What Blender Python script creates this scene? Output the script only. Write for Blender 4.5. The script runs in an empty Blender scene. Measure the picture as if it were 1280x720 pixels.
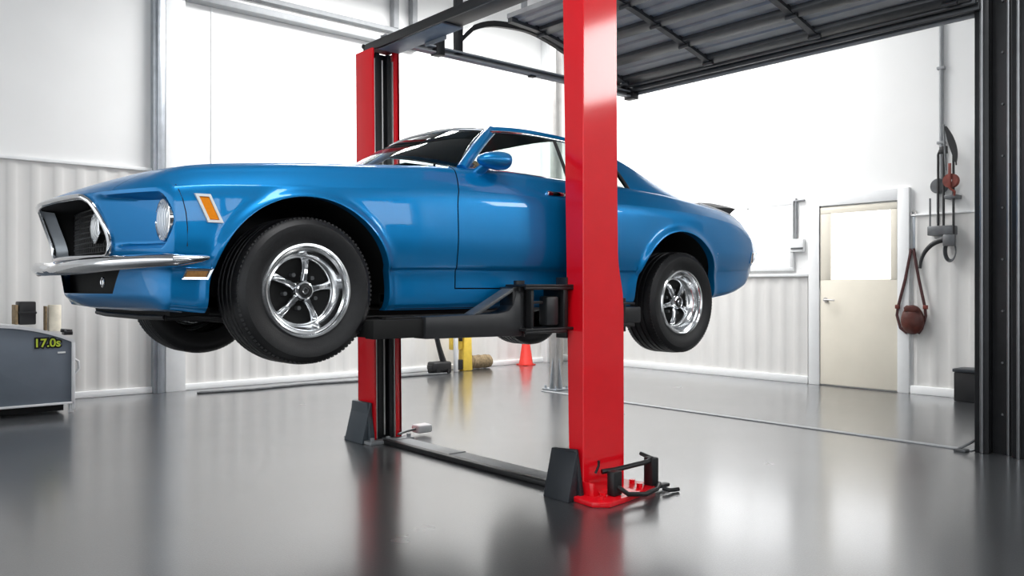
import bpy, bmesh, math, random
import numpy as np
from mathutils import Vector, Matrix
random.seed(4)
SC = bpy.context.scene
COL = SC.collection
PI = math.pi

# ---------------------------------------------------------------- materials
def srgb(r, g, b):
    def f(c):
        c /= 255.0
        return c / 12.92 if c <= 0.04045 else ((c + 0.055) / 1.055) ** 2.4
    return (f(r), f(g), f(b), 1.0)

def mat(name, col, rough=0.5, metal=0.0, coat=0.0, noise=0.06, nscale=14.0, bump=0.0, bscale=60.0,
        rvar=0.08, spec=0.5, trans=0.0, ior=1.45, emit=None, estr=0.0, coat_rough=0.03, alpha=1.0):
    m = bpy.data.materials.new(name)
    m.use_nodes = True
    nt = m.node_tree
    b = nt.nodes['Principled BSDF']
    tc = nt.nodes.new('ShaderNodeTexCoord')
    n = nt.nodes.new('ShaderNodeTexNoise')
    n.inputs['Scale'].default_value = nscale
    n.inputs['Detail'].default_value = 4
    nt.links.new(tc.outputs['Object'], n.inputs['Vector'])
    rp = nt.nodes.new('ShaderNodeValToRGB')
    c = col
    rp.color_ramp.elements[0].position = 0.3
    rp.color_ramp.elements[1].position = 0.7
    rp.color_ramp.elements[0].color = (c[0] * (1 - noise), c[1] * (1 - noise), c[2] * (1 - noise), 1)
    rp.color_ramp.elements[1].color = (min(1, c[0] * (1 + noise)), min(1, c[1] * (1 + noise)), min(1, c[2] * (1 + noise)), 1)
    nt.links.new(n.outputs['Fac'], rp.inputs['Fac'])
    nt.links.new(rp.outputs['Color'], b.inputs['Base Color'])
    mr = nt.nodes.new('ShaderNodeMapRange')
    mr.inputs['To Min'].default_value = max(0.0, rough - rvar * rough)
    mr.inputs['To Max'].default_value = min(1.0, rough + rvar * rough)
    nt.links.new(n.outputs['Fac'], mr.inputs['Value'])
    nt.links.new(mr.outputs['Result'], b.inputs['Roughness'])
    b.inputs['Metallic'].default_value = metal
    b.inputs['Coat Weight'].default_value = coat
    b.inputs['Coat Roughness'].default_value = coat_rough
    b.inputs['Specular IOR Level'].default_value = spec
    b.inputs['IOR'].default_value = ior
    b.inputs['Transmission Weight'].default_value = trans
    b.inputs['Alpha'].default_value = alpha
    if emit:
        b.inputs['Emission Color'].default_value = emit
        b.inputs['Emission Strength'].default_value = estr
    if bump > 0:
        n2 = nt.nodes.new('ShaderNodeTexNoise')
        n2.inputs['Scale'].default_value = bscale
        n2.inputs['Detail'].default_value = 5
        nt.links.new(tc.outputs['Object'], n2.inputs['Vector'])
        bp = nt.nodes.new('ShaderNodeBump')
        bp.inputs['Strength'].default_value = bump
        bp.inputs['Distance'].default_value = 0.01
        nt.links.new(n2.outputs['Fac'], bp.inputs['Height'])
        nt.links.new(bp.outputs['Normal'], b.inputs['Normal'])
    return m

M = {}
M['paint'] = mat('car_paint', (0.0010, 0.195, 0.49, 1), rough=0.36, metal=0.50, coat=0.6, noise=0.03, nscale=300, spec=0.2)
M['red'] = mat('red_enamel', (0.80, 0.004, 0.013, 1), rough=0.45, coat=0.9, noise=0.03, nscale=6, coat_rough=0.09, spec=0.1)
M['chrome'] = mat('chrome', (0.82, 0.83, 0.85, 1), rough=0.09, metal=1.0, noise=0.02, nscale=30)
M['rimchrome'] = mat('rim_chrome', (0.78, 0.79, 0.80, 1), rough=0.16, metal=1.0, noise=0.03, nscale=30)
M['rubber'] = mat('tyre_rubber', (0.012, 0.012, 0.013, 1), rough=0.45, noise=0.2, nscale=40, bump=0.12, bscale=220, spec=0.45)
M['black'] = mat('black_steel', (0.010, 0.010, 0.011, 1), rough=0.42, noise=0.15, nscale=20)
M['blacksat'] = mat('black_powder_coat', (0.022, 0.023, 0.025, 1), rough=0.36, noise=0.1, nscale=20)
M['void'] = mat('underbody_black', (0.005, 0.005, 0.005, 1), rough=0.75, noise=0.2, nscale=20)
M['guard'] = mat('dark_guard_plastic', (0.018, 0.022, 0.028, 1), rough=0.45, noise=0.08)
M['steel'] = mat('galvanised_steel', (0.42, 0.45, 0.48, 1), rough=0.38, metal=0.7, noise=0.12, nscale=9)
M['greysteel'] = mat('painted_grey_steel', (0.28, 0.29, 0.30, 1), rough=0.5, noise=0.08)
M['lightsteel'] = mat('bright_steel', (0.60, 0.58, 0.56, 1), rough=0.35, metal=0.6, noise=0.08)
M['amber'] = mat('amber_lens', (0.90, 0.27, 0.003, 1), rough=0.5, spec=0.2, coat=0.0, noise=0.05, nscale=120)
M['amberpale'] = mat('amber_lens_pale', (0.45, 0.20, 0.035, 1), rough=0.15, coat=0.5, noise=0.15, nscale=120)
M['redlens'] = mat('red_lens', (0.10, 0.012, 0.010, 1), rough=0.15, coat=0.5, noise=0.3, nscale=90)
M['white'] = mat('white_wall_paint', (0.80, 0.80, 0.79, 1), rough=0.7, noise=0.015, nscale=2, bump=0.02)
M['wains'] = mat('wainscot_sheet', (0.66, 0.65, 0.63, 1), rough=0.55, noise=0.02, nscale=3)
M['whitetrim'] = mat('white_trim', (0.80, 0.81, 0.81, 1), rough=0.5, noise=0.015)
M['ceil'] = mat('ceiling_grey', (0.45, 0.46, 0.47, 1), rough=0.8, noise=0.04)
M['cream'] = mat('cream_door_paint', (0.78, 0.73, 0.62, 1), rough=0.45, noise=0.02, nscale=5)
M['cabinet'] = mat('slate_cabinet_paint', (0.125, 0.15, 0.18, 1), rough=0.4, noise=0.08, nscale=4)
M['edge'] = mat('pale_edge_band', (0.62, 0.63, 0.64, 1), rough=0.4, noise=0.05)
M['yellow'] = mat('yellow_plastic', (0.75, 0.52, 0.07, 1), rough=0.45, noise=0.08)
M['lime'] = mat('lime_paint', (0.50, 0.62, 0.05, 1), rough=0.5, noise=0.1)
M['cone'] = mat('red_cone_plastic', (0.62, 0.03, 0.02, 1), rough=0.45, noise=0.06)
M['brown'] = mat('brown_canvas', (0.22, 0.16, 0.09, 1), rough=0.85, noise=0.35, nscale=30, bump=0.3)
M['leather'] = mat('oxblood_leather', (0.075, 0.016, 0.010, 1), rough=0.38, noise=0.2, nscale=18, bump=0.12)
M['strap'] = mat('dark_red_strap', (0.05, 0.010, 0.010, 1), rough=0.5, noise=0.2)
M['paper'] = mat('pale_paper', (0.72, 0.67, 0.55, 1), rough=0.8, noise=0.12)
M['rust'] = mat('rust_red_tool', (0.16, 0.03, 0.02, 1), rough=0.5, noise=0.3)
M['toolgrey'] = mat('tool_grey', (0.12, 0.125, 0.13, 1), rough=0.4, metal=0.4, noise=0.2)
M['darktrim'] = mat('dark_door_steel', (0.055, 0.058, 0.062, 1), rough=0.35, metal=0.3, noise=0.12)
M['doorpanel'] = mat('overhead_panel_grey', (0.34, 0.345, 0.35, 1), rough=0.45, metal=0.2, noise=0.12, nscale=5)
M['jamb'] = mat('jamb_black_steel', (0.022, 0.023, 0.025, 1), rough=0.3, metal=0.3, noise=0.12)
M['jambline'] = mat('jamb_grey_steel', (0.30, 0.31, 0.32, 1), rough=0.3, metal=0.8, noise=0.08)
M['vinyl'] = mat('black_vinyl', (0.014, 0.014, 0.015, 1), rough=0.5, noise=0.1, bump=0.05)
M['headliner'] = mat('grey_headliner', (0.05, 0.055, 0.055, 1), rough=0.8, noise=0.1)
M['silver_lamp'] = mat('lamp_reflector', (0.80, 0.82, 0.84, 1), rough=0.2, metal=0.9, noise=0.05, nscale=60)

def mat_lamp_glass():
    m = bpy.data.materials.new('fluted_lamp_glass'); m.use_nodes = True
    nt = m.node_tree; b = nt.nodes['Principled BSDF']
    tc = nt.nodes.new('ShaderNodeTexCoord')
    w = nt.nodes.new('ShaderNodeTexWave'); w.inputs['Scale'].default_value = 22
    w.bands_direction = 'Y'; w.inputs['Distortion'].default_value = 1.2
    nt.links.new(tc.outputs['Object'], w.inputs['Vector'])
    bp = nt.nodes.new('ShaderNodeBump'); bp.inputs['Strength'].default_value = 0.7; bp.inputs['Distance'].default_value = 0.01
    nt.links.new(w.outputs['Fac'], bp.inputs['Height']); nt.links.new(bp.outputs['Normal'], b.inputs['Normal'])
    b.inputs['Base Color'].default_value = (0.9, 0.92, 0.93, 1)
    b.inputs['Roughness'].default_value = 0.15; b.inputs['Metallic'].default_value = 0.35
    return m
M['lampglass'] = mat_lamp_glass()

def mat_glass(name, tint, refl=0.5):
    m = bpy.data.materials.new(name); m.use_nodes = True
    nt = m.node_tree; nt.nodes.remove(nt.nodes['Principled BSDF'])
    out = nt.nodes['Material Output']
    tr = nt.nodes.new('ShaderNodeBsdfTransparent')
    n = nt.nodes.new('ShaderNodeTexNoise'); n.inputs['Scale'].default_value = 3
    rp = nt.nodes.new('ShaderNodeValToRGB')
    rp.color_ramp.elements[0].color = tint
    rp.color_ramp.elements[1].color = (min(1, tint[0] * 1.05), min(1, tint[1] * 1.05), min(1, tint[2] * 1.05), 1)
    nt.links.new(n.outputs['Fac'], rp.inputs['Fac']); nt.links.new(rp.outputs['Color'], tr.inputs['Color'])
    gl = nt.nodes.new('ShaderNodeBsdfGlossy'); gl.inputs['Roughness'].default_value = 0.02
    fr = nt.nodes.new('ShaderNodeFresnel'); fr.inputs['IOR'].default_value = 1.2
    ge = nt.nodes.new('ShaderNodeNewGeometry')          # same reflection seen from inside and outside
    mi = nt.nodes.new('ShaderNodeMapRange'); mi.inputs['To Min'].default_value = 1.25; mi.inputs['To Max'].default_value = 0.8
    nt.links.new(ge.outputs['Backfacing'], mi.inputs['Value']); nt.links.new(mi.outputs['Result'], fr.inputs['IOR'])
    mx = nt.nodes.new('ShaderNodeMixShader')
    nt.links.new(fr.outputs['Fac'], mx.inputs[0]); nt.links.new(tr.outputs[0], mx.inputs[1]); nt.links.new(gl.outputs[0], mx.inputs[2])
    nt.links.new(mx.outputs[0], out.inputs['Surface'])
    return m
M['glass'] = mat_glass('tinted_glass', (0.80, 0.86, 0.84, 1))

def mat_window(name, col, s):
    m = bpy.data.materials.new(name); m.use_nodes = True
    nt = m.node_tree; b = nt.nodes['Principled BSDF']
    n = nt.nodes.new('ShaderNodeTexNoise'); n.inputs['Scale'].default_value = 1.2
    rp = nt.nodes.new('ShaderNodeValToRGB')
    rp.color_ramp.elements[0].color = (col[0] * .93, col[1] * .95, col[2] * .97, 1); rp.color_ramp.elements[1].color = col
    nt.links.new(n.outputs['Fac'], rp.inputs['Fac'])
    nt.links.new(rp.outputs['Color'], b.inputs['Emission Color'])
    b.inputs['Emission Strength'].default_value = s
    b.inputs['Base Color'].default_value = (0.8, 0.8, 0.8, 1); b.inputs['Roughness'].default_value = 0.1
    return m
M['frontwall'] = mat('front_wall_grey', (0.10, 0.105, 0.11, 1), rough=.7, noise=.04)
M['fillpane'] = mat_window('added_fill_pane', (0.95, 0.98, 1, 1), 4.0)
M['glintpane'] = mat_window('added_glint_pane', (1, 0.98, 0.95, 1), 14.0)
M['daypane'] = mat_window('daylit_pane', (1, 1, 1, 1), 1.6)

def mat_floor():
    m = bpy.data.materials.new('epoxy_floor'); m.use_nodes = True
    nt = m.node_tree; b = nt.nodes['Principled BSDF']
    tc = nt.nodes.new('ShaderNodeTexCoord')
    n1 = nt.nodes.new('ShaderNodeTexNoise'); n1.inputs['Scale'].default_value = 1.1; n1.inputs['Detail'].default_value = 6
    n2 = nt.nodes.new('ShaderNodeTexNoise'); n2.inputs['Scale'].default_value = 140; n2.inputs['Detail'].default_value = 3
    for n in (n1, n2): nt.links.new(tc.outputs['Object'], n.inputs['Vector'])
    r1 = nt.nodes.new('ShaderNodeValToRGB')
    r1.color_ramp.elements[0].position = .3; r1.color_ramp.elements[1].position = .75
    r1.color_ramp.elements[0].color = (0.042, 0.045, 0.049, 1); r1.color_ramp.elements[1].color = (0.058, 0.062, 0.066, 1)
    nt.links.new(n1.outputs['Fac'], r1.inputs['Fac'])
    r2 = nt.nodes.new('ShaderNodeValToRGB')
    r2.color_ramp.elements[0].position = .38; r2.color_ramp.elements[1].position = .66
    r2.color_ramp.elements[0].color = (0.72, 0.72, 0.72, 1); r2.color_ramp.elements[1].color = (1.15, 1.15, 1.15, 1)
    nt.links.new(n2.outputs['Fac'], r2.inputs['Fac'])
    mx = nt.nodes.new('ShaderNodeMix'); mx.data_type = 'RGBA'; mx.blend_type = 'MULTIPLY'; mx.inputs[0].default_value = 1
    nt.links.new(r1.outputs['Color'], mx.inputs[6]); nt.links.new(r2.outputs['Color'], mx.inputs[7])
    nt.links.new(mx.outputs[2], b.inputs['Base Color'])
    mr = nt.nodes.new('ShaderNodeMapRange'); mr.inputs['To Min'].default_value = 0.24; mr.inputs['To Max'].default_value = 0.36
    nt.links.new(n1.outputs['Fac'], mr.inputs['Value']); nt.links.new(mr.outputs['Result'], b.inputs['Roughness'])
    bp = nt.nodes.new('ShaderNodeBump'); bp.inputs['Strength'].default_value = 0.22; bp.inputs['Distance'].default_value = 0.004
    nt.links.new(n2.outputs['Fac'], bp.inputs['Height']); nt.links.new(bp.outputs['Normal'], b.inputs['Normal'])
    b.inputs['Specular IOR Level'].default_value = 0.9
    b.inputs['Coat Weight'].default_value = 1.0; b.inputs['Coat Roughness'].default_value = 0.17; b.inputs['Coat IOR'].default_value = 1.55
    return m
M['floor'] = mat_floor()

# ---------------------------------------------------------------- helpers
def thing(name, label, cat, loc=(0, 0, 0), group=None):
    o = bpy.data.objects.new(name, None); COL.objects.link(o)
    o.location = loc; o.empty_display_size = 0.2
    o['label'] = label; o['category'] = cat
    if group: o['group'] = group
    return o

def tag(o, label, cat, group=None):
    o['label'] = label; o['category'] = cat
    if group: o['group'] = group
    return o

def adopt(o, parent):
    o.parent = parent
    # parts are built in world coordinates: only an Empty carries an offset
    o.matrix_parent_inverse = Matrix.Translation(-parent.location if parent.type == 'EMPTY' else Vector((0, 0, 0)))

def finish(name, me, m, parent=None):
    mats = m if isinstance(m, (list, tuple)) else [m]
    for mm in mats: me.materials.append(mm)
    o = bpy.data.objects.new(name, me); COL.objects.link(o)
    if parent is not None: adopt(o, parent)
    return o

class MB:
    """collects shapes into one mesh"""
    def __init__(self): self.bm = bmesh.new(); self.mi = 0
    def _faces(self, vs, fs):
        bv = [self.bm.verts.new(v) for v in vs]
        for f in fs:
            try:
                ff = self.bm.faces.new([bv[i] for i in f]); ff.material_index = self.mi
            except ValueError: pass
        return bv
    def box(self, lo, hi, bev=0.0, mtx=None, seg=2):
        b = bmesh.new(); bmesh.ops.create_cube(b, size=1)
        lo = Vector(lo); hi = Vector(hi)
        for v in b.verts:
            v.co = Vector(((lo.x + hi.x) / 2 + v.co.x * (hi.x - lo.x), (lo.y + hi.y) / 2 + v.co.y * (hi.y - lo.y), (lo.z + hi.z) / 2 + v.co.z * (hi.z - lo.z)))
        if bev > 0: bmesh.ops.bevel(b, geom=b.edges[:], offset=bev, segments=seg, affect='EDGES', profile=0.5)
        self._merge(b, mtx); return self
    def _merge(self, b, mtx=None):
        b.verts.index_update()
        vs = [(mtx @ v.co if mtx else v.co.copy()) for v in b.verts]
        fs = [[v.index for v in f.verts] for f in b.faces]
        b.free(); self._faces(vs, fs)
    def prism(self, poly, axis, a, b_, bev=0.0, mtx=None):
        """poly in the two other axes (cyclic order), extruded along axis from a to b_"""
        b = bmesh.new()
        def mk(p, t):
            if axis == 'x': return (t, p[0], p[1])
            if axis == 'y': return (p[0], t, p[1])
            return (p[0], p[1], t)
        v0 = [b.verts.new(mk(p, a)) for p in poly]; v1 = [b.verts.new(mk(p, b_)) for p in poly]
        n = len(poly)
        b.faces.new(v0); b.faces.new(v1[::-1])
        for i in range(n): b.faces.new([v0[i], v1[i], v1[(i + 1) % n], v0[(i + 1) % n]])
        bmesh.ops.recalc_face_normals(b, faces=b.faces)
        if bev > 0: bmesh.ops.bevel(b, geom=b.edges[:], offset=bev, segments=2, affect='EDGES', profile=0.5)
        self._merge(b, mtx); return self
    def tube(self, pts, r, seg=10, closed=False, cap=True, flat=None):
        pts = [Vector(p) for p in pts]; n = len(pts)
        rs = r if isinstance(r, (list, tuple)) else [r] * n
        rings = []; up = None
        for i in range(n):
            if closed: t = pts[(i + 1) % n] - pts[i - 1]
            else: t = pts[min(i + 1, n - 1)] - pts[max(i - 1, 0)]
            t.normalize()
            if up is None:
                up = Vector((0, 0, 1)) if abs(t.z) < .9 else Vector((1, 0, 0))
            s = t.cross(up)
            if s.length < 1e-5: s = t.orthogonal()
            s.normalize(); u = s.cross(t).normalized(); 
            if not flat: up = u
            ky, kz = (flat if flat else (1, 1))
            rings.append([pts[i] + s * (math.cos(2 * PI * k / seg) * rs[i] * ky) + u * (math.sin(2 * PI * k / seg) * rs[i] * kz) for k in range(seg)])
        vs = [v for rg in rings for v in rg]; fs = []
        m = n if closed else n - 1
        for i in range(m):
            j = (i + 1) % n
            for k in range(seg):
                fs.append([i * seg + k, j * seg + k, j * seg + (k + 1) % seg, i * seg + (k + 1) % seg])
        if cap and not closed:
            fs.append(list(range(seg))[::1]); fs.append([(n - 1) * seg + k for k in range(seg)][::-1])
        self._faces(vs, fs); return self
    def cyl(self, p0, p1, r, r2=None, seg=20): 
        return self.tube([p0, p1], [r, r if r2 is None else r2], seg)
    def lathe(self, prof, c, axis='y', seg=64, closed=False):
        """prof: list of (radius, along)"""
        vs = []; fs = []; n = len(prof); c = Vector(c)
        for k in range(seg):
            a = 2 * PI * k / seg; ca, sa = math.cos(a), math.sin(a)
            for r, t in prof:
                if axis == 'y': vs.append(c + Vector((r * ca, t, r * sa)))
                elif axis == 'x': vs.append(c + Vector((t, r * ca, r * sa)))
                else: vs.append(c + Vector((r * ca, r * sa, t)))
        m = n if closed else n - 1
        for k in range(seg):
            k2 = (k + 1) % seg
            for i in range(m):
                i2 = (i + 1) % n
                fs.append([k * n + i, k2 * n + i, k2 * n + i2, k * n + i2])
        self._faces(vs, fs); return self
    def grid(self, P, flip=False):
        """P[i][j] rows of points"""
        n = len(P); m = len(P[0])
        vs = [p for row in P for p in row]; fs = []
        for i in range(n - 1):
            for j in range(m - 1):
                f = [i * m + j, (i + 1) * m + j, (i + 1) * m + j + 1, i * m + j + 1]
                fs.append(f[::-1] if flip else f)
        self._faces(vs, fs); return self
    def build(self, name, m, parent=None, ang=35, recalc=True, weld=True, xf=None):
        bm = self.bm
        if xf:
            for v in bm.verts: v.co = Vector(xf(v.co))
        if weld: bmesh.ops.remove_doubles(bm, verts=bm.verts, dist=1e-5)
        if recalc: bmesh.ops.recalc_face_normals(bm, faces=bm.faces)
        lim = math.radians(ang)
        for f in bm.faces: f.smooth = True
        for e in bm.edges:
            if len(e.link_faces) == 2: e.smooth = e.calc_face_angle(0) < lim
        me = bpy.data.meshes.new(name); bm.to_mesh(me); bm.free()
        return finish(name, me, m, parent)

def build_each(mb, name, m, parent=None, ang=35):
    """one object per connected piece"""
    bm = mb.bm; bmesh.ops.remove_doubles(bm, verts=bm.verts, dist=1e-5)
    bm.verts.ensure_lookup_table(); bm.verts.index_update()
    seen = set(); out = []
    for v in list(bm.verts):
        if v.index in seen: continue
        st = [v]; isl = []; seen.add(v.index)
        while st:
            q = st.pop(); isl.append(q)
            for e in q.link_edges:
                o = e.other_vert(q)
                if o.index not in seen: seen.add(o.index); st.append(o)
        ix = {q.index: i for i, q in enumerate(isl)}
        fs = {f for q in isl for f in q.link_faces}
        nb = MB(); nb._faces([q.co.copy() for q in isl], [[ix[w.index] for w in f.verts] for f in fs])
        out.append(nb.build(name, m, parent, ang))
    bm.free(); return out

def struct(o): o['kind'] = 'structure'; return o

def pchip(xk, yk, x):
    xk = np.asarray(xk, float); yk = np.asarray(yk, float); x = np.asarray(x, float)
    h = np.diff(xk); d = np.diff(yk) / h
    m = np.zeros_like(yk)
    for i in range(1, len(xk) - 1):
        if d[i - 1] * d[i] > 0:
            w1 = 2 * h[i] + h[i - 1]; w2 = h[i] + 2 * h[i - 1]
            m[i] = (w1 + w2) / (w1 / d[i - 1] + w2 / d[i])
    m[0] = d[0]; m[-1] = d[-1]
    i = np.clip(np.searchsorted(xk, x) - 1, 0, len(h) - 1)
    t = (np.clip(x, xk[0], xk[-1]) - xk[i]) / h[i]
    return ((2 * t**3 - 3 * t**2 + 1) * yk[i] + (t**3 - 2 * t**2 + t) * h[i] * m[i] + (-2 * t**3 + 3 * t**2) * yk[i + 1] + (t**3 - t**2) * h[i] * m[i + 1])

def sstep(a, b, x):
    t = min(1.0, max(0.0, (x - a) / (b - a))); return t * t * (3 - 2 * t)

# ================================================================= SETTING
WY = 9.6      # left wall plane
WX = 9.3      # right wall plane
HC = 6.0
b = MB(); b.box((-14, -14, -0.1), (WX + .2, WY + .2, 0)); struct(b.build('floor', M['floor']))
b = MB(); b.box((-6, WY, 0), (WX + .2, WY + .2, HC))
# shallow panel joints of the upper wall
struct(b.build('wall_left', M['white']))
b = MB(); b.box((WX, -7, 0), (WX + .2, WY, HC)); struct(b.build('wall_right', M['white']))
# wall behind the viewer; its band of glowing windows is added for the light
FY = -6.8
b = MB(); b.box((-6, FY - .2, 0), (WX, FY, HC)); struct(b.build('wall_front', M['frontwall']))
def added_window(name, lo, hi, axis):
    b = MB()
    (a0, z0), (a1, z1) = lo, hi
    def bx(p, q, t0, t1):
        if axis == 'y': b.box((p[0], FY + t0, p[1]), (q[0], FY + t1, q[1]), .004)
        else: b.box((WX - t1, p[0], p[1]), (WX - t0, q[0], q[1]), .004)
    bx((a0 - .08, z0 - .08), (a1 + .08, z0), 0, .06); bx((a0 - .08, z1), (a1 + .08, z1 + .08), 0, .06)
    bx((a0 - .08, z0), (a0, z1), 0, .06); bx((a1, z0), (a1 + .08, z1), 0, .06); bx(((a0 + a1) / 2 - .02, z0), ((a0 + a1) / 2 + .02, z1), 0, .05)
    w = struct(b.build(name, M['whitetrim']))
    b = MB(); bx((a0, z0), (a1, z1), .004, .012); b.build('window_pane', M['glintpane'] if axis == 'x' else M['fillpane'], w)
for i in range(5): added_window('window_%d' % (2 + i), (-5.0 + 2.9 * i, 3.1), (-2.5 + 2.9 * i, 4.7), 'y')  # unseen glowing panes added for fill and bright bands in the car paint
added_window('window_7', (-4.2, 4.0), (-1.4, 5.2), 'x')  # unseen glowing window added to put a highlight on the near post
b = MB(); b.box((-7, -7, HC), (WX + .2, WY + .2, HC + .15)); struct(b.build('ceiling', M['ceil']))

def ribs(p0, p1, period, depth):
    """corrugated profile from p0 to p1, returns offsets (t, d)"""
    out = []; t = p0
    while t < p1 - 1e-6:
        for ft, fd in ((0, 0), (.42, 0), (.50, .5), (.58, 1), (.84, 1), (.92, .5)):
            q = t + ft * period
            if q < p1: out.append((q, fd * depth))
        t += period
    out.append((p1, 0)); return out

# corrugated wainscot, left wall
prof = ribs(-4.0, WX, 0.21, 0.009)
b = MB()
b.grid([[(t, WY - .012 - d, z) for z in (0.06, 2.45)] for t, d in prof])
b.grid([[(t, WY - .012 - d, 2.45), (t, WY, 2.45)] for t, d in prof])
struct(b.build('trim_1', M['wains'], ang=20))
b = MB(); b.box((-4, WY - .045, 2.45), (WX, WY, 2.485), .004); struct(b.build('trim_2', M['whitetrim']))
b = MB(); b.box((-4, WY - .05, 0), (WX, WY, 0.07), .006); struct(b.build('baseboard_left', M['whitetrim']))
# steel column and white pilaster on the left wall
b = MB(); b.box((2.95, WY - .10, 0), (3.075, WY, HC), .004)
b.box((2.985, WY - .13, 0), (3.04, WY - .09, HC), .004)
struct(b.build('trim_3', M['steel']))
b = MB(); b.box((3.085, WY - .09, 0), (3.30, WY, HC), .005); struct(b.build('trim_4', M['whitetrim']))
# horizontal girt near the top of the left wall, with upright studs
b = MB(); b.box((3.30, WY - .16, 4.42), (6.45, WY, 4.50), .006); b.box((3.30, WY - .10, 4.60), (6.45, WY, 4.66), .006)
struct(b.build('trim_5', M['greysteel']))
b = MB()
for x in (6.05, 6.35): b.box((x, WY - .11, 4.66), (x + .08, WY - .01, HC), .004)
struct(b.build('trim_6', M['greysteel']))
b = MB()
for x in (3.62, 7.35): b.box((x, WY - .012, 2.485), (x + .02, WY, 4.42), .003)
struct(b.build('trim_7', M['whitetrim']))
b = MB(); b.box((8.82, WY - .14, 0), (9.02, WY, HC), .006); struct(b.build('trim_8', M['whitetrim']))

# right wall: corrugated wainscot left and right of the door, white rails
def rib_right(name, y0, y1, top):
    prof = ribs(y0, y1, 0.20, 0.008)
    b = MB(); b.grid([[(WX - .012 - d, t, z) for z in (0.09, top)] for t, d in prof])
    b.grid([[(WX - .012 - d, t, top), (WX, t, top)] for t, d in prof])
    struct(b.build(name, M['wains'], ang=20))
rib_right('trim_9', 5.32, WY - .05, 1.30)
rib_right('trim_10', -6.7, 4.06, 1.95)
b = MB(); b.box((WX - .045, 5.30, 1.30), (WX, WY, 1.335), .004); b.box((WX - .035, -6.7, 1.95), (WX, 4.08, 1.97), .004)
struct(b.build('trim_11', M['whitetrim']))
b = MB(); b.box((WX - .05, 5.30, 0), (WX, WY, 0.09), .006); b.box((WX - .05, -6.7, 0), (WX, 4.08, 0.09), .006)
struct(b.build('baseboard_right', M['whitetrim']))
# faint board joints on the upper right wall
b = MB(); b.box((WX - .012, 6.93, 1.34), (WX, 6.95, HC), .003); b.box((WX - .012, 7.75, 1.34), (WX, 7.77, HC), .003)
struct(b.build('trim_12', M['whitetrim']))
# personnel door
b = MB()
for lo, hi in (((WX - .05, 5.15, 0), (WX, 5.29, 2.27)), ((WX - .05, 4.09, 0), (WX, 4.22, 2.27)), ((WX - .05, 4.22, 2.135), (WX, 5.15, 2.27))):
    b.box(lo, hi, .006)
struct(b.build('trim_13', M['whitetrim']))
b = MB()
for lo, hi in (((WX - .035, 4.225, .015), (WX - .005, 5.145, 1.26)), ((WX - .035, 4.225, 2.04), (WX - .005, 5.145, 2.12)),
               ((WX - .035, 4.225, 1.25), (WX - .005, 4.30, 2.05)), ((WX - .035, 5.01, 1.25), (WX - .005, 5.145, 2.05))):
    b.box(lo, hi, .003)
door1 = struct(b.build('door_1', M['cream']))
b = MB(); b.box((WX - .024, 4.29, 1.25), (WX - .016, 5.02, 2.05)); p_ = b.build('door_pane', M['daypane'], door1)
b = MB()
b.cyl((WX - .05, 5.07, 1.02), (WX - .035, 5.07, 1.02), .028); b.cyl((WX - .085, 5.07, 1.02), (WX - .05, 5.07, 1.02), .011)
b.tube([(WX - .085, 5.07, 1.02), (WX - .088, 5.03, 1.02), (WX - .08, 4.94, 1.015)], .010)
b.build('door_handle', M['lightsteel'], door1)
# daylit window left of the door
b = MB()
y0, y1, z0, z1 = 5.55, 6.75, 1.42, 2.18
for lo, hi in (((WX - .04, y0 - .05, z0 - .05), (WX, y1 + .05, z0)), ((WX - .04, y0 - .05, z1), (WX, y1 + .05, z1 + .05)),
               ((WX - .04, y0 - .05, z0), (WX, y0, z1)), ((WX - .04, y1, z0), (WX, y1 + .05, z1)), ((WX - .03, (y0 + y1) / 2 - .015, z0), (WX, (y0 + y1) / 2 + .015, z1))):
    b.box(lo, hi, .004)
win1 = struct(b.build('window_1', M['whitetrim']))
b = MB(); b.box((WX - .012, y0, z0), (WX - .004, y1, z1)); b.build('window_pane', M['daypane'], win1)

# floor threshold under the overhead door
b = MB(); b.box((6.30, 2.35, 0), (6.37, 6.85, .008), .002); struct(b.build('trim_14', M['greysteel']))

# ================================================================= CAR
YC = 4.32
SX = dict(
 zc=([1.16, 1.25, 1.48, 1.8, 2.15, 2.6, 3.0, 3.5, 3.9, 4.3, 4.64, 5.05, 5.33, 5.47, 5.56], [1.655, 1.682, 1.712, 1.742, 1.767, 1.803, 1.812, 1.802, 1.80, 1.785, 1.755, 1.715, 1.672, 1.60, 1.47]),
 zs=([1.16, 1.31, 1.75, 2.56, 3.0, 3.5, 3.9, 4.4, 4.8, 5.15, 5.42, 5.56], [1.572, 1.588, 1.612, 1.66, 1.665, 1.665, 1.67, 1.66, 1.635, 1.59, 1.51, 1.435]),
 zb=([1.16, 1.3, 2.16, 3.9, 4.6, 4.83, 5.05, 5.30, 5.47, 5.56], [1.07, 1.055, 1.05, 1.05, 1.06, 1.09, 1.115, 1.165, 1.26, 1.42]),
 wm=([1.16, 1.4, 1.75, 2.5, 3.5, 4.1, 4.5, 4.95, 5.30, 5.56], [.872, .895, .905, .905, .908, .918, .918, .895, .83, .72]),
 zh=([1.16, 1.4, 2.0, 2.45, 4.4, 4.5, 5.05, 5.33, 5.47, 5.56], [1.668, 1.72, 1.78, 1.815, 1.80, 1.775, 1.73, 1.685, 1.61, 1.475]),
)
def S_(k, x): return float(pchip(SX[k][0], SX[k][1], x))
ARCH = [(1.735, 1.132, .437), (4.375, 1.11, .418)]
_cache = {}
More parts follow.
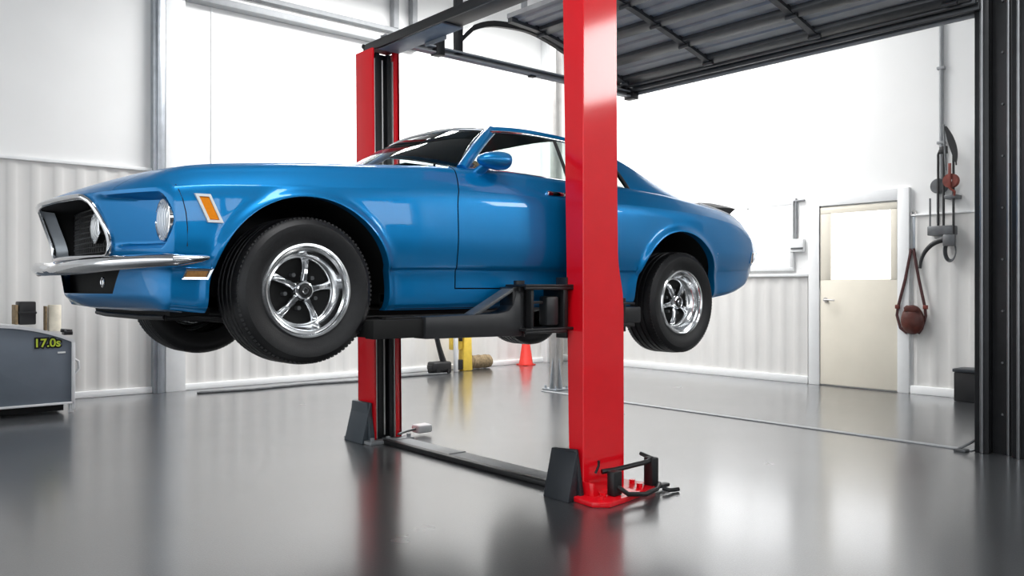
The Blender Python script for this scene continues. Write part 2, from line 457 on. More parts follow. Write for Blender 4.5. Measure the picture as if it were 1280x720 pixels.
def side_keys(x):
    k = round(x, 5)
    if k not in _cache:
        zb, zs, zc, wm = S_('zb', x), S_('zs', x), S_('zc', x), S_('wm', x)
        h = zs - zb; u = zc - zs
        zz = [zb, zb + .05 * h, zb + .325 * h, zb + .355 * h, zb + .60 * h, zb + .90 * h, zs, zs + .10 * u, zs + .6 * u, zs + .88 * u, zc]
        kt = 1 - sstep(4.55, 4.85, x)
        ww = [wm - .085, wm - .058, wm - .036 - .004 * kt, wm - .030 + .006 * kt, wm, wm - .008, wm - .022, wm - .030, wm - .078, wm - .112, wm - .150]
        _cache[k] = (zz, ww, zb, zs, zc, wm)
    return _cache[k]
def w_side(x, z):
    zz, ww, zb, zs, zc, wm = side_keys(x)
    w = float(pchip(zz, ww, z))
    for xa, za, r in ARCH:                          # raised lip round each wheel arch
        d = math.hypot(x - xa, max(z - za, -.0))
        w += .020 * math.exp(-((d - r) / .030) ** 2) * sstep(1.0, 1.12, z)
    return w

def seam_dx(x, z):
    return (.055 * sstep(1.57, 1.81, z) + .014 * (1 - sstep(1.18, 1.34, z))) * math.exp(-((x - 2.566) / .15) ** 2)
def panel(cols, zlo, zhi, fr, side):
    """side panel of the body with analytic normals; side=+1 towards the camera"""
    P = []; N = []
    e = 1e-3
    for xc in cols:
        a, c = zlo(xc), zhi(xc); row = []; nr = []
        for f in fr:
            z = a + (c - a) * f; x = xc + seam_dx(xc, z)
            w = w_side(x, z)
            wx = (w_side(min(x + e, 5.56), z) - w_side(max(x - e, 1.16), z)) / (min(x + e, 5.56) - max(x - e, 1.16))
            wz = (w_side(x, z + e) - w_side(x, z - e)) / (2 * e)
            n = Vector((-wx, 1, -wz)).normalized()          # in (x, w, z)
            row.append((x, YC - side * w, z)); nr.append((n.x, -side * n.y, n.z))
        P.append(row); N.append(nr)
    return P, N

class Shell:
    """grids with their own normals, one mesh"""
    def __init__(self): self.v = []; self.n = []; self.f = []; self.k = {}
    def add(self, P, N, flip):
        o = len(self.v); n = len(P); m = len(P[0])
        idx = []
        for i in range(n):
            for j in range(m):
                p, q = P[i][j], N[i][j]
                k = (round(p[0], 5), round(p[1], 5), round(p[2], 5), round(q[0], 1), round(q[1], 1), round(q[2], 1))
                if k not in self.k: self.k[k] = len(self.v); self.v.append(p); self.n.append(q)
                idx.append(self.k[k])
        for i in range(n - 1):
            for j in range(m - 1):
                f = [idx[i * m + j], idx[i * m + j + 1], idx[(i + 1) * m + j + 1], idx[(i + 1) * m + j]]
                f = [q for a_, q in enumerate(f) if q not in f[:a_]]
                if len(f) < 3: continue
                a, b_, c = (Vector(self.v[q]) for q in f[:3])
                nn = Vector(self.n[f[0]])
                if (b_ - a).cross(c - a).dot(nn) < 0: f = f[::-1]
                self.f.append(f)
    def build(self, name, m, parent):
        me = bpy.data.meshes.new(name); me.from_pydata(self.v, [], self.f); me.update()
        for p in me.polygons: p.use_smooth = True
        me.normals_split_custom_set_from_vertices(self.n)
        return finish(name, me, m, parent)

def lin(a, b_, n): return [a + (b_ - a) * i / (n - 1) for i in range(n)]
def arch_cols(k, n=48):
    xa, za, r = ARCH[k]
    return [xa - r * math.cos(PI * i / n) for i in range(n + 1)]
def arch_z(k):
    xa, za, r = ARCH[k]
    return lambda x: za + math.sqrt(max(0, r * r - (x - xa) ** 2))
zb_f = lambda x: S_('zb', x)
zs_f = lambda x: S_('zs', x)
zc_f = lambda x: S_('zc', x)
FRA = sorted(set(lin(0, 1, 24) + [.03, .05, .07, .31, .325, .34, .355, .37]))
FRB = lin(0, 1, 16)
X0, XD0, XD1, XE = 1.16, 2.566, 3.502, 5.56
ZD = 1.158                                            # bottom edge of the door
car = thing('car', 'blue fastback coupe raised on the red lift, chrome bumper and spoked wheels', 'car', (3.1, YC, 0.80))

a1, a2 = arch_cols(0), arch_cols(1)
body = Shell()
for sd in (1, -1):
    def add(cols, lo, hi, fr): body.add(*panel(cols, lo, hi, fr, sd), sd > 0)
    def addAB(cols, lo):
        add(cols, lo, zs_f, FRA); add(cols, zs_f, zc_f, FRB)
    addAB(lin(X0, a1[0], 10), zb_f)
    addAB(a1, arch_z(0))
    addAB(lin(a1[-1], XD0 - .004, 14), zb_f)
    add(lin(XD0 - .004, XD1 + .004, 20), zb_f, lambda x: ZD - .004, lin(0, 1, 10))
    addAB(lin(XD1 + .004, a2[0], 14), zb_f)
    addAB(a2, arch_z(1))
    addAB(lin(a2[-1], 5.25, 12) + lin(5.28, XE, 18), zb_f)
    # lips turned inward along the two arches
    for k, cols in ((0, a1), (1, a2)):
        az = arch_z(k); P = []; N = []
        xa, za, r = ARCH[k]
        for x in cols:
            z = az(x); w = w_side(x, z); n = Vector((xa - x, 0, za - z)).normalized()
            P.append([(x, YC - sd * w, z), (x, YC - sd * (w - .05), z)]); N.append([tuple(n)] * 2)
        body.add(P, N, True)
    for xx, zt, sx in ((a1[0], ARCH[0][1], 1), (a1[-1], ARCH[0][1], -1), (a2[0], ARCH[1][1], 1), (a2[-1], ARCH[1][1], -1)):
        P = [[(xx, YC - sd * (w_side(xx, z) - q), z) for z in lin(S_('zb', xx), zt, 5)] for q in (0, .05)]
        body.add(P, [[(sx, 0, 0)] * 5] * 2, True)

# upper surfaces: fender tops and rear deck, between crest and centreline
def top_z(x, w):
    zc, zh, wm = S_('zc', x), S_('zh', x), S_('wm', x)
    wc = wm - .15
    t = max(0.0, min(1.0, w / wc))
    return zc * t ** 3 + zh * (1 - t ** 3) + .012 * math.sin(PI * t) * (1 if x < 2.5 else .3)
def top_patch(cols, t0, t1, n, sd):
    P = []; N = []
    e = 2e-3
    for x in cols:
        wc = S_('wm', x) - .15; row = []; nr = []
        for t in lin(t0, t1, n):
            w = wc * t; z = top_z(x, w)
            zx = (top_z(min(x + e, 5.56), w) - top_z(max(x - e, 1.16), w)) / (2 * e)
            zw = (top_z(x, w + e) - top_z(x, max(w - e, 0))) / (2 * e)
            nn = Vector((-zx, -zw, 1)).normalized()
            row.append((x + seam_dx(x, z), YC - sd * w, z)); nr.append((nn.x, -sd * nn.y, nn.z))
        P.append(row); N.append(nr)
    return P, N
HT = .84
for sd in (1, -1):
    body.add(*top_patch(lin(X0, 2.62, 40), HT + .004, 1, 8, sd), True)
    body.add(*top_patch(lin(2.62, 4.46, 40), .93, 1, 5, sd), True)
    body.add(*top_patch(lin(4.46, 5.25, 14) + lin(5.28, XE, 16), 0, 1, 14, sd), True)
bodyo = body.build('body', M['paint'], car)
hood = Shell()
for sd in (1, -1): hood.add(*top_patch(lin(X0, 2.50, 40), 0, HT, 16, sd), True)

# ---- front face: height field x(q, z) from centre (q=0) to fender corner (q=1)
def plan(q): return .862 + .298 * (1 - (1 - min(q, 1) ** 1.9) ** .70)
ZL = 1.572
def lip_z(q): return 1.560 + .012 * q * q
def face_x(q, z):
    x = plan(q)
    k = (1 - q ** 4)
    if z >= 1.29:
        x += .085 * (ZL - z) / .28 * k
        # sunken headlamp scoop
        m = sstep(.56, .82, q) * (1 - sstep(-.022, .004, q - (.994 - .030 * ((z - 1.443) / .10) ** 2))) * sstep(1.322, 1.352, z) * (1 - sstep(1.532, 1.552, z))
        x += .105 * m
        # bevelled edge of the lip
    elif z >= 1.13:
        x += (.085 + .03 * (1.29 - z) / .16) * k
    else:
        x += (.115 + .10 * ((1.13 - z) / .07) ** 1.6) * k
    return x
secz = side_keys(X0)
def wq(q, z): return q * w_side(X0, max(z, secz[2] + .001))
QS = sorted(set(lin(0, .9, 55) + [1 - .1 * (1 - i / 14) ** 2 for i in range(15)]))
def face_grid(mb, q0, q1, zlo, zhi, n, sd, wlo=None):
    qs = [q for q in QS if q0 - 1e-6 <= q <= q1 + 1e-6]
    mb.grid([[(face_x(q, z), YC - sd * wq(q, z), z) for z in lin(zlo(q), zhi(q), n)] for q in qs])
nose = MB()
GQ = .56    # outer edge of the grille opening
for sd in (1, -1):
    # outboard face with scoop
    def gq(z):  # the opening widens downward, then tucks in at its lower corner
        return float(pchip([1.285, 1.30, 1.33, 1.38, 1.48, 1.53, 1.556], [.52, .560, .590, .598, .575, .540, .470], z))
    zs_ = lin(1.285, 1.556, 44)
    P = []
    for i in range(46):
        f = i / 45.0
        row = []
        for z in zs_:
            q0 = gq(z); q = q0 + (1 - q0) * (1 - (1 - f) ** 1.5)
            zz = z + (lip_z(q) - 1.556) * ((z - 1.285) / .271) ** 6
            row.append((face_x(q, zz), YC - sd * wq(q, zz), zz))
        P.append(row)
    nose.grid(P)
    # below the bumper line
    P = []
    for i in range(40):
        f = i / 39.0; row = []
        for z in lin(1.13, 1.287, 20):
            q0 = .53 + .16 * (z - 1.13) / .157
            q = q0 + (1 - q0) * (1 - (1 - f) ** 1.5)
            row.append((face_x(q, z), YC - sd * wq(q, z), z))
        P.append(row)
    nose.grid(P)
    face_grid(nose, 0, 1, lambda q: 1.07, lambda q: 1.135, 10, sd)
    face_grid(nose, 0, .68, lambda q: 1.268, lambda q: 1.288, 4, sd)
    # strip above the grille
    face_grid(nose, 0, .45, lambda q: 1.553, lambda q: lip_z(q), 3, sd)
    # chin returning under
    P = []
    for q in QS:
        x = face_x(q, 1.07); w = wq(q, 1.07)
        P.append([(x, YC - sd * w, 1.07), (x + .06, YC - sd * w * .98, 1.058), (x + .16, YC - sd * w * .96, 1.06)])
    nose.grid(P)
nose_o = nose.build('front_fascia', M['paint'], car, ang=40)
# nose of the hood: loft from the lip to the first section
def sec_top(t):   # t: 0 centre .. HT hood edge .. 1 crest .. then down to the shoulder
    wc = S_('wm', X0) - .15
    if t <= 1: return wc * t, top_z(X0, wc * t)
    zc, zs = S_('zc', X0), S_('zs', X0)
    z = zc + (zs - zc) * (t - 1); return w_side(X0, z), z
def nose_patch(mb, ts, sd):
    P = []
    for t in ts:
        w1, z1 = sec_top(t)
        q = min(1.0, w1 / w_side(X0, S_('zs', X0)))
        q = q if t < 2 else 1.0
        x0, z0 = plan(q), lip_z(q)
        w0 = q * w_side(X0, z0)
        row = []
        for i in range(13):
            f = i / 12.0
            x = x0 + (X0 - x0) * f
            dz = z1 - z0
            zz = z0 + dz * (f ** .80) - .006 * 0
            row.append((x, YC - sd * (w0 + (w1 - w0) * f), zz + .004 * math.sin(PI * f)))
        P.append(row)
    mb.grid(P)
hn = MB()
for sd in (1, -1): nose_patch(hn, lin(0, HT, 22), sd)
hood_o = hood.build('hood', M['paint'], car)
hn.build('hood_lip', M['paint'], hood_o, ang=50)
fn = MB()
for sd in (1, -1): nose_patch(fn, lin(HT + .004, 1, 6) + lin(1.04, 2, 22), sd)
build_each(fn, 'fender_extension', M['paint'], car, ang=50)

# dark shell behind seams and openings
dk = MB()
for sd in (1, -1):
    dk.grid([[(x + seam_dx(XD0, z), YC - sd * (w_side(x, z) - .02), z) for z in lin(1.10, S_('zc', x) - .02, 12)] for x in (XD0 - .03, XD0 + .03)])
    dk.grid([[(x, YC - sd * (w_side(x, z) - .02), z) for z in lin(1.10, S_('zc', x) - .02, 12)] for x in (XD1 - .03, XD1 + .03)])
    dk.grid([[(x, YC - sd * (w_side(x, z) - .02), z) for z in (ZD - .03, ZD + .03)] for x in lin(XD0, XD1, 12)])
    for k in (0, 1):        # wheel-house liners
        xa, za, r = ARCH[k]
        P = []
        for i in range(33):
            a = PI * i / 32
            x = xa - (r + .012) * math.cos(a); z = za + (r + .0 + (.0 if i in (0, 32) else 0)) * math.sin(a)
            z = min(z, S_('zs', x) - .01)
            xo = xa - r * math.cos(a); wo = w_side(xo, za + r * math.sin(a)) - .045
            P.append([(x, YC - sd * wo, z), (x, YC - sd * .52, z)])
        dk.grid(P)
        c = [(xa, YC - sd * .52, za - .08)] ; ring = [p[1] for p in P]
        dk.grid([[(p[0], p[1], 1.05) for p in ring], ring])
        for s2 in (-1, 1):
            xx = xa + s2 * (r + .012)
            dk.box((xx - .004, YC - sd * .765 if sd > 0 else YC + .52, 1.065), (xx + .004, YC - sd * .52 if sd > 0 else YC + .765, za))
build_each(dk, 'wheel_house', M['void'], car)
# floor pan and rails
ub = MB()
ub.box((1.25, YC - .52, 1.06), (5.0, YC + .52, 1.13), .01)
ub.box((2.18, YC - .83, 1.052), (3.90, YC + .83, 1.09), .01)
for s in (-1, 1): ub.box((1.30, YC + s * .42 - .04, 1.01), (3.0, YC + s * .42 + .04, 1.10), .01)
ub.box((1.22, YC - .60, 1.035), (1.40, YC + .60, 1.075), .01)
ub.box((1.55, YC - .45, .99), (1.85, YC + .45, 1.10), .015)
ub.build('floor_pan', M['void'], car)
sp = MB()
sp.tube([(1.22, YC - .55, 1.03), (1.20, YC - .30, 1.025), (1.20, YC + .30, 1.025), (1.22, YC + .55, 1.03)], .012)
for s in (-1, 1):
    sp.tube([(1.22, YC + s * .55, 1.03), (1.50, YC + s * .62, 1.02), (1.72, YC + s * .64, 1.04)], .014)
    sp.tube([(1.74, YC + s * .30, 1.06), (1.74, YC + s * .68, 1.08)], .035)
    sp.tube([(1.35, YC + s * .45, 1.05), (1.68, YC + s * .66, 1.03)], .022)
    sp.cyl((1.78, YC + s * .56, 1.10), (1.80, YC + s * .50, 1.45), .045)
sp.tube([(4.40, YC - .70, 1.07), (4.40, YC + .70, 1.07)], .045)
sp.lathe([(.0, -.14), (.10, -.10), (.14, 0), (.10, .10), (.0, .14)], (4.40, YC, 1.07), 'x', 24)
for s in (-1, 1): sp.tube([(3.70, YC + s * .5, 1.05), (4.05, YC + s * .5, 1.00), (4.40, YC + s * .5, 1.03), (4.95, YC + s * .5, 1.16)], .03, flat=(1, .45))
build_each(sp, 'suspension_arm', M['black'], car)
ex = MB()
for s in (-1, 1):
    ex.tube([(1.9, YC + s * .25, 1.04), (2.6, YC + s * .22, 1.02), (3.6, YC + s * .24, 1.02), (4.15, YC + s * .30, 1.10)], .028)
    ex.tube([(4.55, YC + s * .42, 1.08), (4.62, YC + s * .45, 1.08), (5.0, YC + s * .45, 1.09), (5.05, YC + s * .45, 1.09)], [.05, .085, .085, .05])
build_each(ex, 'exhaust_pipe', M['toolgrey'], car)

# ---- doors
for sd in (1, -1):
    d = Shell()
    cols = lin(XD0 + .003, XD1 - .003, 40)
    hi = sorted(set([f for f in lin(0, 1, 30)] + [.16, .175, .19, .205]))
    d.add(*panel(cols, lambda x: ZD + .003, zs_f, hi, sd), True)
    d.add(*panel(cols, zs_f, zc_f, FRB, sd), True)
    P = []; N = []
    for x in cols:
        x0_ = x; x = x + seam_dx(x, zc_f(x))
        P.append([(x, YC - sd * w_side(x, zc_f(x)), zc_f(x)), (x, YC - sd * (w_side(x, zc_f(x)) - .05), zc_f(x) + .002)]); N.append([(0, 0, 1)] * 2)
    d.add(P, N, True)
    do = d.build('door', M['paint'], car)
    h = MB(); yh = YC - sd * (w_side(3.28, 1.70) + .004)
    h.box((3.22, yh - .012, 1.685), (3.37, yh + .012, 1.712), .008)
    h.cyl((3.40, yh - .006, 1.695), (3.40, yh + .006, 1.695), .013)
    h.build('door_handle', M['chrome'], do)
    # racing mirror
    m_ = MB()
    mx, mz = 2.845, 1.850
    my = YC - sd * .845
    prof = []
    for i in range(15):
        f = i / 14.0
        r = .058 * math.sqrt(max(0, 1 - (1 - min(1, f * 1.25)) ** 2.2)) if f < .8 else .058 * (1 - .10 * ((f - .8) / .2) ** 2)
        prof.append((max(r, .001), -.105 + .19 * f))
    prof.append((.046, .085)); prof.append((.045, .075)); prof.append((.001, .075))
    b0 = len(m_.bm.verts)
    m_.lathe(prof, (0, 0, 0), 'x', 28)
    m_.bm.verts.ensure_lookup_table()
    for v in m_.bm.verts[b0:]:
        x, y, z = v.co
        v.co = Vector((mx + x, my + y * 1.15, mz + z * .86 + x * .03))
    m_.build('door_mirror', M['paint'], do, ang=50)
    st = MB()
    st.tube([(2.79, YC - sd * .755, 1.765), (2.80, YC - sd * .80, 1.80), (2.815, YC - sd * .835, 1.835)], [.040, .030, .024], 12, flat=(1.5, .8))
    st.build('mirror_stalk', M['paint'], do, ang=60)

# ---- greenhouse
RX = [2.93, 3.05, 3.3, 3.6, 3.9, 4.15, 4.40, 4.60, 4.72]
ZR = [2.070, 2.094, 2.108, 2.098, 2.048, 1.975, 1.875, 1.795, 1.752]     # roof edge height
WR = [.575, .590, .600, .608, .618, .632, .655, .690, .715]               # roof edge half width
ZCR = [2.112, 2.140, 2.152, 2.138, 2.085, 2.008, 1.902, 1.815, 1.760]     # centreline height
def rz(x): return float(pchip(RX, ZR, x))
def rw(x): return float(pchip(RX, WR, x))
def rc(x): return float(pchip(RX, ZCR, x))
def roof_pt(x, t, sd):
    """t 0 centre .. 1 edge, rounded over at the edge"""
    w = rw(x)
    z = rz(x) + (rc(x) - rz(x)) * (1 - abs(t) ** 3.2)
    xx = x + (.09 * t * t * (1 - sstep(2.93, 3.2, x)))       # bowed header
    return (xx, YC - sd * w * t, z)
RXS = lin(2.93, 3.05, 6)[:-1] + lin(3.05, 4.72, 60)
rf = MB(); rg = MB()
for sd in (1, -1):
    ts = lin(0, .80, 16) + lin(.82, 1, 12)
    P = [[roof_pt(x, t, sd) for t in ts] for x in RXS]
    for i in range(len(RXS) - 1):
        for j in range(len(ts) - 1):
            quad = [P[i][j], P[i + 1][j], P[i + 1][j + 1], P[i][j + 1]]
            tgt = rg if (3.70 < RXS[i] < 4.48 and ts[j] < .86) else rf
            tgt._faces(quad, [[0, 1, 2, 3]])
# side surface between belt and roof edge
def bw(x): return S_('wm', x) - .157
def side_pt(x, t, sd):
    zb_, wb = S_('zc', x) - .005, bw(x)
    w = wb + (rw(x) - wb) * (t ** 1.15); z = zb_ + (rz(x) - zb_) * t
    return (x, YC - sd * w, z)
XQ0 = lambda t: 4.03 - .09 * t          # rear edge of the quarter glass
for sd in (1, -1):
    P = []
    for i in range(30):
        f = i / 29.0
        P.append([side_pt(XQ0(t) + (4.72 - XQ0(t)) * f, t, sd) for t in lin(0, 1, 14)])
    rf.grid(P)
    # narrow rail above the side glass
    P = []
    for i in range(36):
        f = i / 35.0
        P.append([side_pt(3.03 + (3.95 - 3.03) * f, t, sd) for t in (.87, .93, 1)])
    rf.grid(P)
    # windscreen pillar
    base = Vector(side_pt(2.705, 0, sd)); topp = Vector(roof_pt(2.99, .955, sd)); topp.z -= .012
    pl = []
    for i in range(12):
        f = i / 11.0
        p = base.lerp(topp, f); p.z += .018 * math.sin(PI * f); p.y -= sd * .012 * math.sin(PI * f)
        pl.append(p)
    rf.tube(pl, .034, 12, flat=(1.0, .85))
rf.build('roof', M['paint'], car, ang=50)
rg.build('rear_window', M['glass'], car, ang=50)
hl = MB()
for sd in (1, -1):
    hl.grid([[(p[0] + .02, p[1], p[2] - .022) for p in [roof_pt(x, t, sd) for t in lin(0, .97, 14)]] for x in lin(2.96, 3.64, 16)])
    # inner faces of the sail panels and rear shelf
    hl.grid([[(p[0], p[1] + sd * .025, p[2] - .012) for p in [side_pt(XQ0(t) + .02 + (4.6 - XQ0(t)) * f, t, sd) for t in lin(0, .96, 8)]] for f in lin(0, 1, 12)])
build_each(hl, 'headliner', M['headliner'], car, ang=50)

# windscreen
def ws_pt(p, t):
    xb = 2.43 + .275 * abs(p) ** 2.2; xt = 2.945 + .075 * abs(p) ** 2.2
    wb, wt = .725, .560
    zb_, zt = 1.795, 2.075 + .040 * (1 - abs(p) ** 3)
    x = xb + (xt - xb) * t; w = (wb + (wt - wb) * t) * p; z = zb_ + (zt - zb_) * t
    bul = .035 * math.sin(PI * t)
    return (x - bul * .6, YC - w, z + bul * .5)
ws = MB(); ws.grid([[ws_pt(p, t) for t in lin(0, 1, 14)] for p in lin(-1, 1, 32)])
wso = ws.build('windscreen', M['glass'], car, ang=60)
wt = MB()
wt.tube([ws_pt(p, 1) for p in lin(-1, 1, 24)], .010, 8)
for p in (-1, 1): wt.tube([ws_pt(p, t) for t in lin(0, 1, 12)], .009, 8)
wt.build('windscreen_trim', M['chrome'], wso, ang=60)
cw = MB()
cw.grid([[(x, YC - w, top_z(2.50, .3) - .012) for w in lin(-.72, .72, 14)] for x in lin(2.36, 2.74, 6)])
cw.build('cowl', M['void'], car)
wp = MB()
for q in (.1, -.45):
    a = Vector(ws_pt(q, -.02)); c = Vector(ws_pt(q + .45, .10)); a.z += .012; c.z += .012
    wp.tube([a, a.lerp(c, .5) + Vector((-.01, 0, .012)), c], .006, 6)
build_each(wp, 'wiper', M['black'], car)

# side glass with bright edges
for sd in (1, -1):
    g = MB()
    xa_ = lambda t: 2.735 + .315 * t
    g.grid([[side_pt(xa_(t) + (XD1 - .01 - xa_(t)) * f, t, sd) for t in lin(0, .88, 12)] for f in lin(0, 1, 14)])
    dg = g.build('door_window', M['glass'], car, ang=60)
    t_ = MB()
    t_.tube([Vector(side_pt(xa_(t) - .004, t, sd)) + Vector((0, -sd * .006, 0)) for t in lin(0, .885, 14)] +
            [Vector(side_pt(x, .885, sd)) + Vector((0, -sd * .006, 0)) for x in lin(3.06, 3.94, 18)], .0085, 8)
    t_.tube([Vector(side_pt(x, .005, sd)) + Vector((0, -sd * .004, .004)) for x in lin(2.72, 3.98, 20)], .005, 8)
    build_each(t_, 'window_trim', M['chrome'], dg, ang=60)
    g = MB()
    g.grid([[side_pt(XD1 + .015 + (XQ0(t) - XD1 - .015) * f, t, sd) for t in lin(0, .88, 12)] for f in lin(0, 1, 8)])
    qg = g.build('quarter_window', M['glass'], car, ang=60)
    t_ = MB(); t_.tube([Vector(side_pt(XQ0(t), t, sd)) + Vector((0, -sd * .006, 0)) for t in lin(0, .885, 10)], .009, 8)
    t_.tube([Vector(side_pt(XD1, t, sd)) + Vector((0, -sd * .002, 0)) for t in lin(0, .885, 10)], .010, 8)
    build_each(t_, 'window_trim', M['black'], qg, ang=60)

# interior
it = MB()
it.box((2.50, YC - .70, 1.62), (2.84, YC + .70, 1.775), .03, seg=3)
it.prism([(2.50, 1.775), (2.84, 1.775), (2.80, 1.815), (2.62, 1.80)], 'y', YC - .60, YC - .12, .006)
it.build('dashboard', M['vinyl'], car)
for s in (1, -1):
    seat = MB()
    seat.box((3.05, YC - s * .36 - .24, 1.28), (3.52, YC - s * .36 + .24, 1.42), .05, seg=3)
    seat.box((-.07, -.23, 0), (.07, .23, .46), .05, Matrix.Translation((3.56, YC - s * .36, 1.36)) @ Matrix.Rotation(.30, 4, 'Y'), seg=3)
    seat.build('seat', M['vinyl'], car)
sw = MB()
R_ = Matrix.Translation((2.98, YC - .36, 1.745)) @ Matrix.Rotation(math.radians(-68), 4, 'Y')
ring = [R_ @ Vector((.185 * math.cos(2 * PI * i / 40), .185 * math.sin(2 * PI * i / 40), 0)) for i in range(40)]
sw.tube(ring, .012, 8, closed=True)
for k in range(3):
    a = PI / 2 + 2 * PI * k / 3
    sw.tube([R_ @ Vector((0, 0, -.02)), R_ @ Vector((.18 * math.cos(a), .18 * math.sin(a), 0))], .011, 6)
sw.cyl(R_ @ Vector((0, 0, .0)), R_ @ Vector((0, 0, -.35)), .02)
sw.build('steering_wheel', M['brown'], car)

# ---- grille
gb = MB()
def gring(q_s, z_s, dx=0.0, sd=1): return (face_x(q_s, z_s) + dx, YC - sd * wq(q_s, z_s), z_s)
half = [(z, gq(z)) for z in lin(1.298, 1.548, 16)]
ring = []
for q in lin(0, .52, 12): ring.append((q, 1.294))
for z, q in half: ring.append((q, z))
for q in lin(.46, 0, 12): ring.append((q, 1.552))
full = [gring(q, z, -.006, 1) for q, z in ring] + [gring(q, z, -.006, -1) for q, z in ring[::-1][1:-1]]
# recessed black box
box = MB()
P = []
for k, (sc, dx) in enumerate(((1.0, 0.0), (.97, .05), (.95, .12))):
    P.append([(p[0] + dx if k < 1 else (1.06 + (.0 if k == 1 else .07)), YC + (p[1] - YC) * sc, 1.42 + (p[2] - 1.42) * sc) for p in full + [full[0]]])
box.grid(P)
last = P[-1][:-1]
box._faces(last, [list(range(len(last)))])
go = box.build('grille', M['void'], car)
far = [p for p in full if p[1] > YC + .36 and p[2] < 1.55]
bv = MB(); bv.grid([[(p[0] + .004, p[1] - .006, p[2]), (p[0] + .06, p[1] - .030, 1.42 + (p[2] - 1.42) * .94)] for p in far])
bv.build('grille_bevel', M['steel'], go, ang=60)
mesh_ = MB()
for i in range(9):
    z = 1.325 + i * .026
    mesh_.tube([(1.055 + .0 * q + .10 * (abs(q) / .46) ** 2 * .3, YC - q, z) for q in lin(-.43, .43, 12)], .004, 6)
for i in range(23):
    q = -.42 + i * .038
    mesh_.tube([(1.058 + .03 * (abs(q) / .46) ** 2, YC - q, z) for z in (1.32, 1.535)], .003, 6)
mesh_.build('grille_mesh', M['black'], go)
fr = MB(); fr.tube(full, .0135, 10, closed=True); fr.build('grille_surround', M['chrome'], go, ang=60)
# headlamps: outer pair in the scoops, inner pair inside the grille
def lamp(x, w, z, r, sd):
    c = (x, YC - sd * w, z)
    l = MB(); l.lathe([(.001, -.024), (r * .35, -.022), (r * .65, -.016), (r * .88, -.006), (r * .95, 0)], c, 'x', 40)
    o = l.build('headlamp', M['lampglass'], car, ang=60)
    t = MB(); t.lathe([(r * .93, .0), (r * .97, -.012), (r * 1.03, -.010), (r * 1.06, .004), (r * 1.04, .02), (r * .93, .02)], c, 'x', 40, closed=True)
    t.build('lamp_ring', M['chrome'], o, ang=50)
for sd in (1, -1):
    lamp(1.148, .770, 1.443, .088, sd)
lamp(1.000, .325, 1.425, .066, 1)
# bumper
def bump_pt(q, sd):
    """q up to 1 at the corner then along the side"""
    if q <= 1:
        w = q * .905; x = .885 + .275 * (1 - (1 - min(q, .9999) ** 2.4) ** .66)
        z = 1.238 + .036 * q
    else:
        w = .905 + .012 * min(1, (q - 1) * 4); x = 1.16 + (q - 1); z = 1.274 + (q - 1) * .09
    return Vector((x, YC - sd * w, z))
qs = [1.115, 1.09, 1.05, 1.02] + [1 - .15 * (i / 12) ** 1.8 for i in range(12)] + lin(.85, 0, 24)
path = [bump_pt(q, 1) for q in qs] + [bump_pt(q, -1) for q in qs[::-1][1:]]
bp = MB()
n = len(path)
rings = []
for i, p in enumerate(path):
    t = (path[min(i + 1, n - 1)] - path[max(i - 1, 0)]); t.z = 0; t.normalize()
    o = Vector((t.y, -t.x, 0))               # outward candidate
    if o.dot(p - Vector((2.2, YC, p.z))) < 0: o = -o
    f = min(i, n - 1 - i) / 5.0
    k = .35 + .65 * min(1, f) ** .7
    qd = abs(p.y - YC) / .905
    k *= float(pchip([0, .2, .5, .8, 1.1], [.62, .85, 1.08, .95, .85], qd))
    sec = [(-.012, -.030), (.006, -.033), (.020, -.022), (.034, -.004), (.030, .012), (.012, .028), (-.010, .030), (-.018, .0)]
    rings.append([p + o * (a * (.5 + .5 * k)) + Vector((0, 0, c * k)) for a, c in sec])
bp.grid([r + [r[0]] for r in rings])
for r in (rings[0], rings[-1]): bp._faces(r, [list(range(len(r)))])
bp.build('bumper', M['chrome'], car, ang=60)
# dark lower opening with a tow eye
lo = MB(); lo.box((1.10, YC - .61, 1.12), (1.14, YC + .61, 1.28)); lo.build('lower_grille', M['void'], car)
te = MB()
for sd in (1,):
    te.tube([(1.012, YC - sd * .37 + .018 * math.cos(a), 1.185 + .018 * math.sin(a)) for a in lin(0, 2 * PI * 15 / 16, 16)], .006, 8, closed=True)
build_each(te, 'tow_eye', M['chrome'], car)
# marker lamps on the fenders
def marker(x0, z0, x1, z1, sh, frame, sd, name, lens):
    """parallelogram (x0,z0)-(x1,z1), top shifted by sh towards the front"""
    def pt(u, v, off):
        x = x0 + (x1 - x0) * u + sh * v; z = z0 + (z1 - z0) * v
        return Vector((x, YC - sd * (w_side(x, z) + off), z))
    f = MB(); e = frame
    L = abs(x1 - x0); Hh = abs(z1 - z0); eu, ev = e / L, e / Hh
    out = [(0, 0), (1, 0), (1, 1), (0, 1)]; inn = [(eu, ev), (1 - eu, ev), (1 - eu, 1 - ev), (eu, 1 - ev)]
    vs = [pt(u, v, -.004) for u, v in out] + [pt(u, v, .012) for u, v in out] + [pt(u, v, .012) for u, v in inn] + [pt(u, v, .002) for u, v in inn]
    fs = []
    for i in range(4):
        j = (i + 1) % 4
        fs += [[i, j, 4 + j, 4 + i], [4 + i, 4 + j, 8 + j, 8 + i], [8 + i, 8 + j, 12 + j, 12 + i]]
    f._faces(vs, fs); fo = f.build(name, M['whitetrim'] if lens is M['amber'] else M['chrome'], car, ang=20)
    g = MB()
    vs = [pt(u, v, .000) for u, v in inn] + [pt(.5 + (u - .5) * .92, .5 + (v - .5) * .92, .009) for u, v in inn]
    g._faces(vs, [[4, 5, 6, 7]] + [[i, (i + 1) % 4, 4 + (i + 1) % 4, 4 + i] for i in range(4)])
    g.build('lens', lens, fo, ang=15)
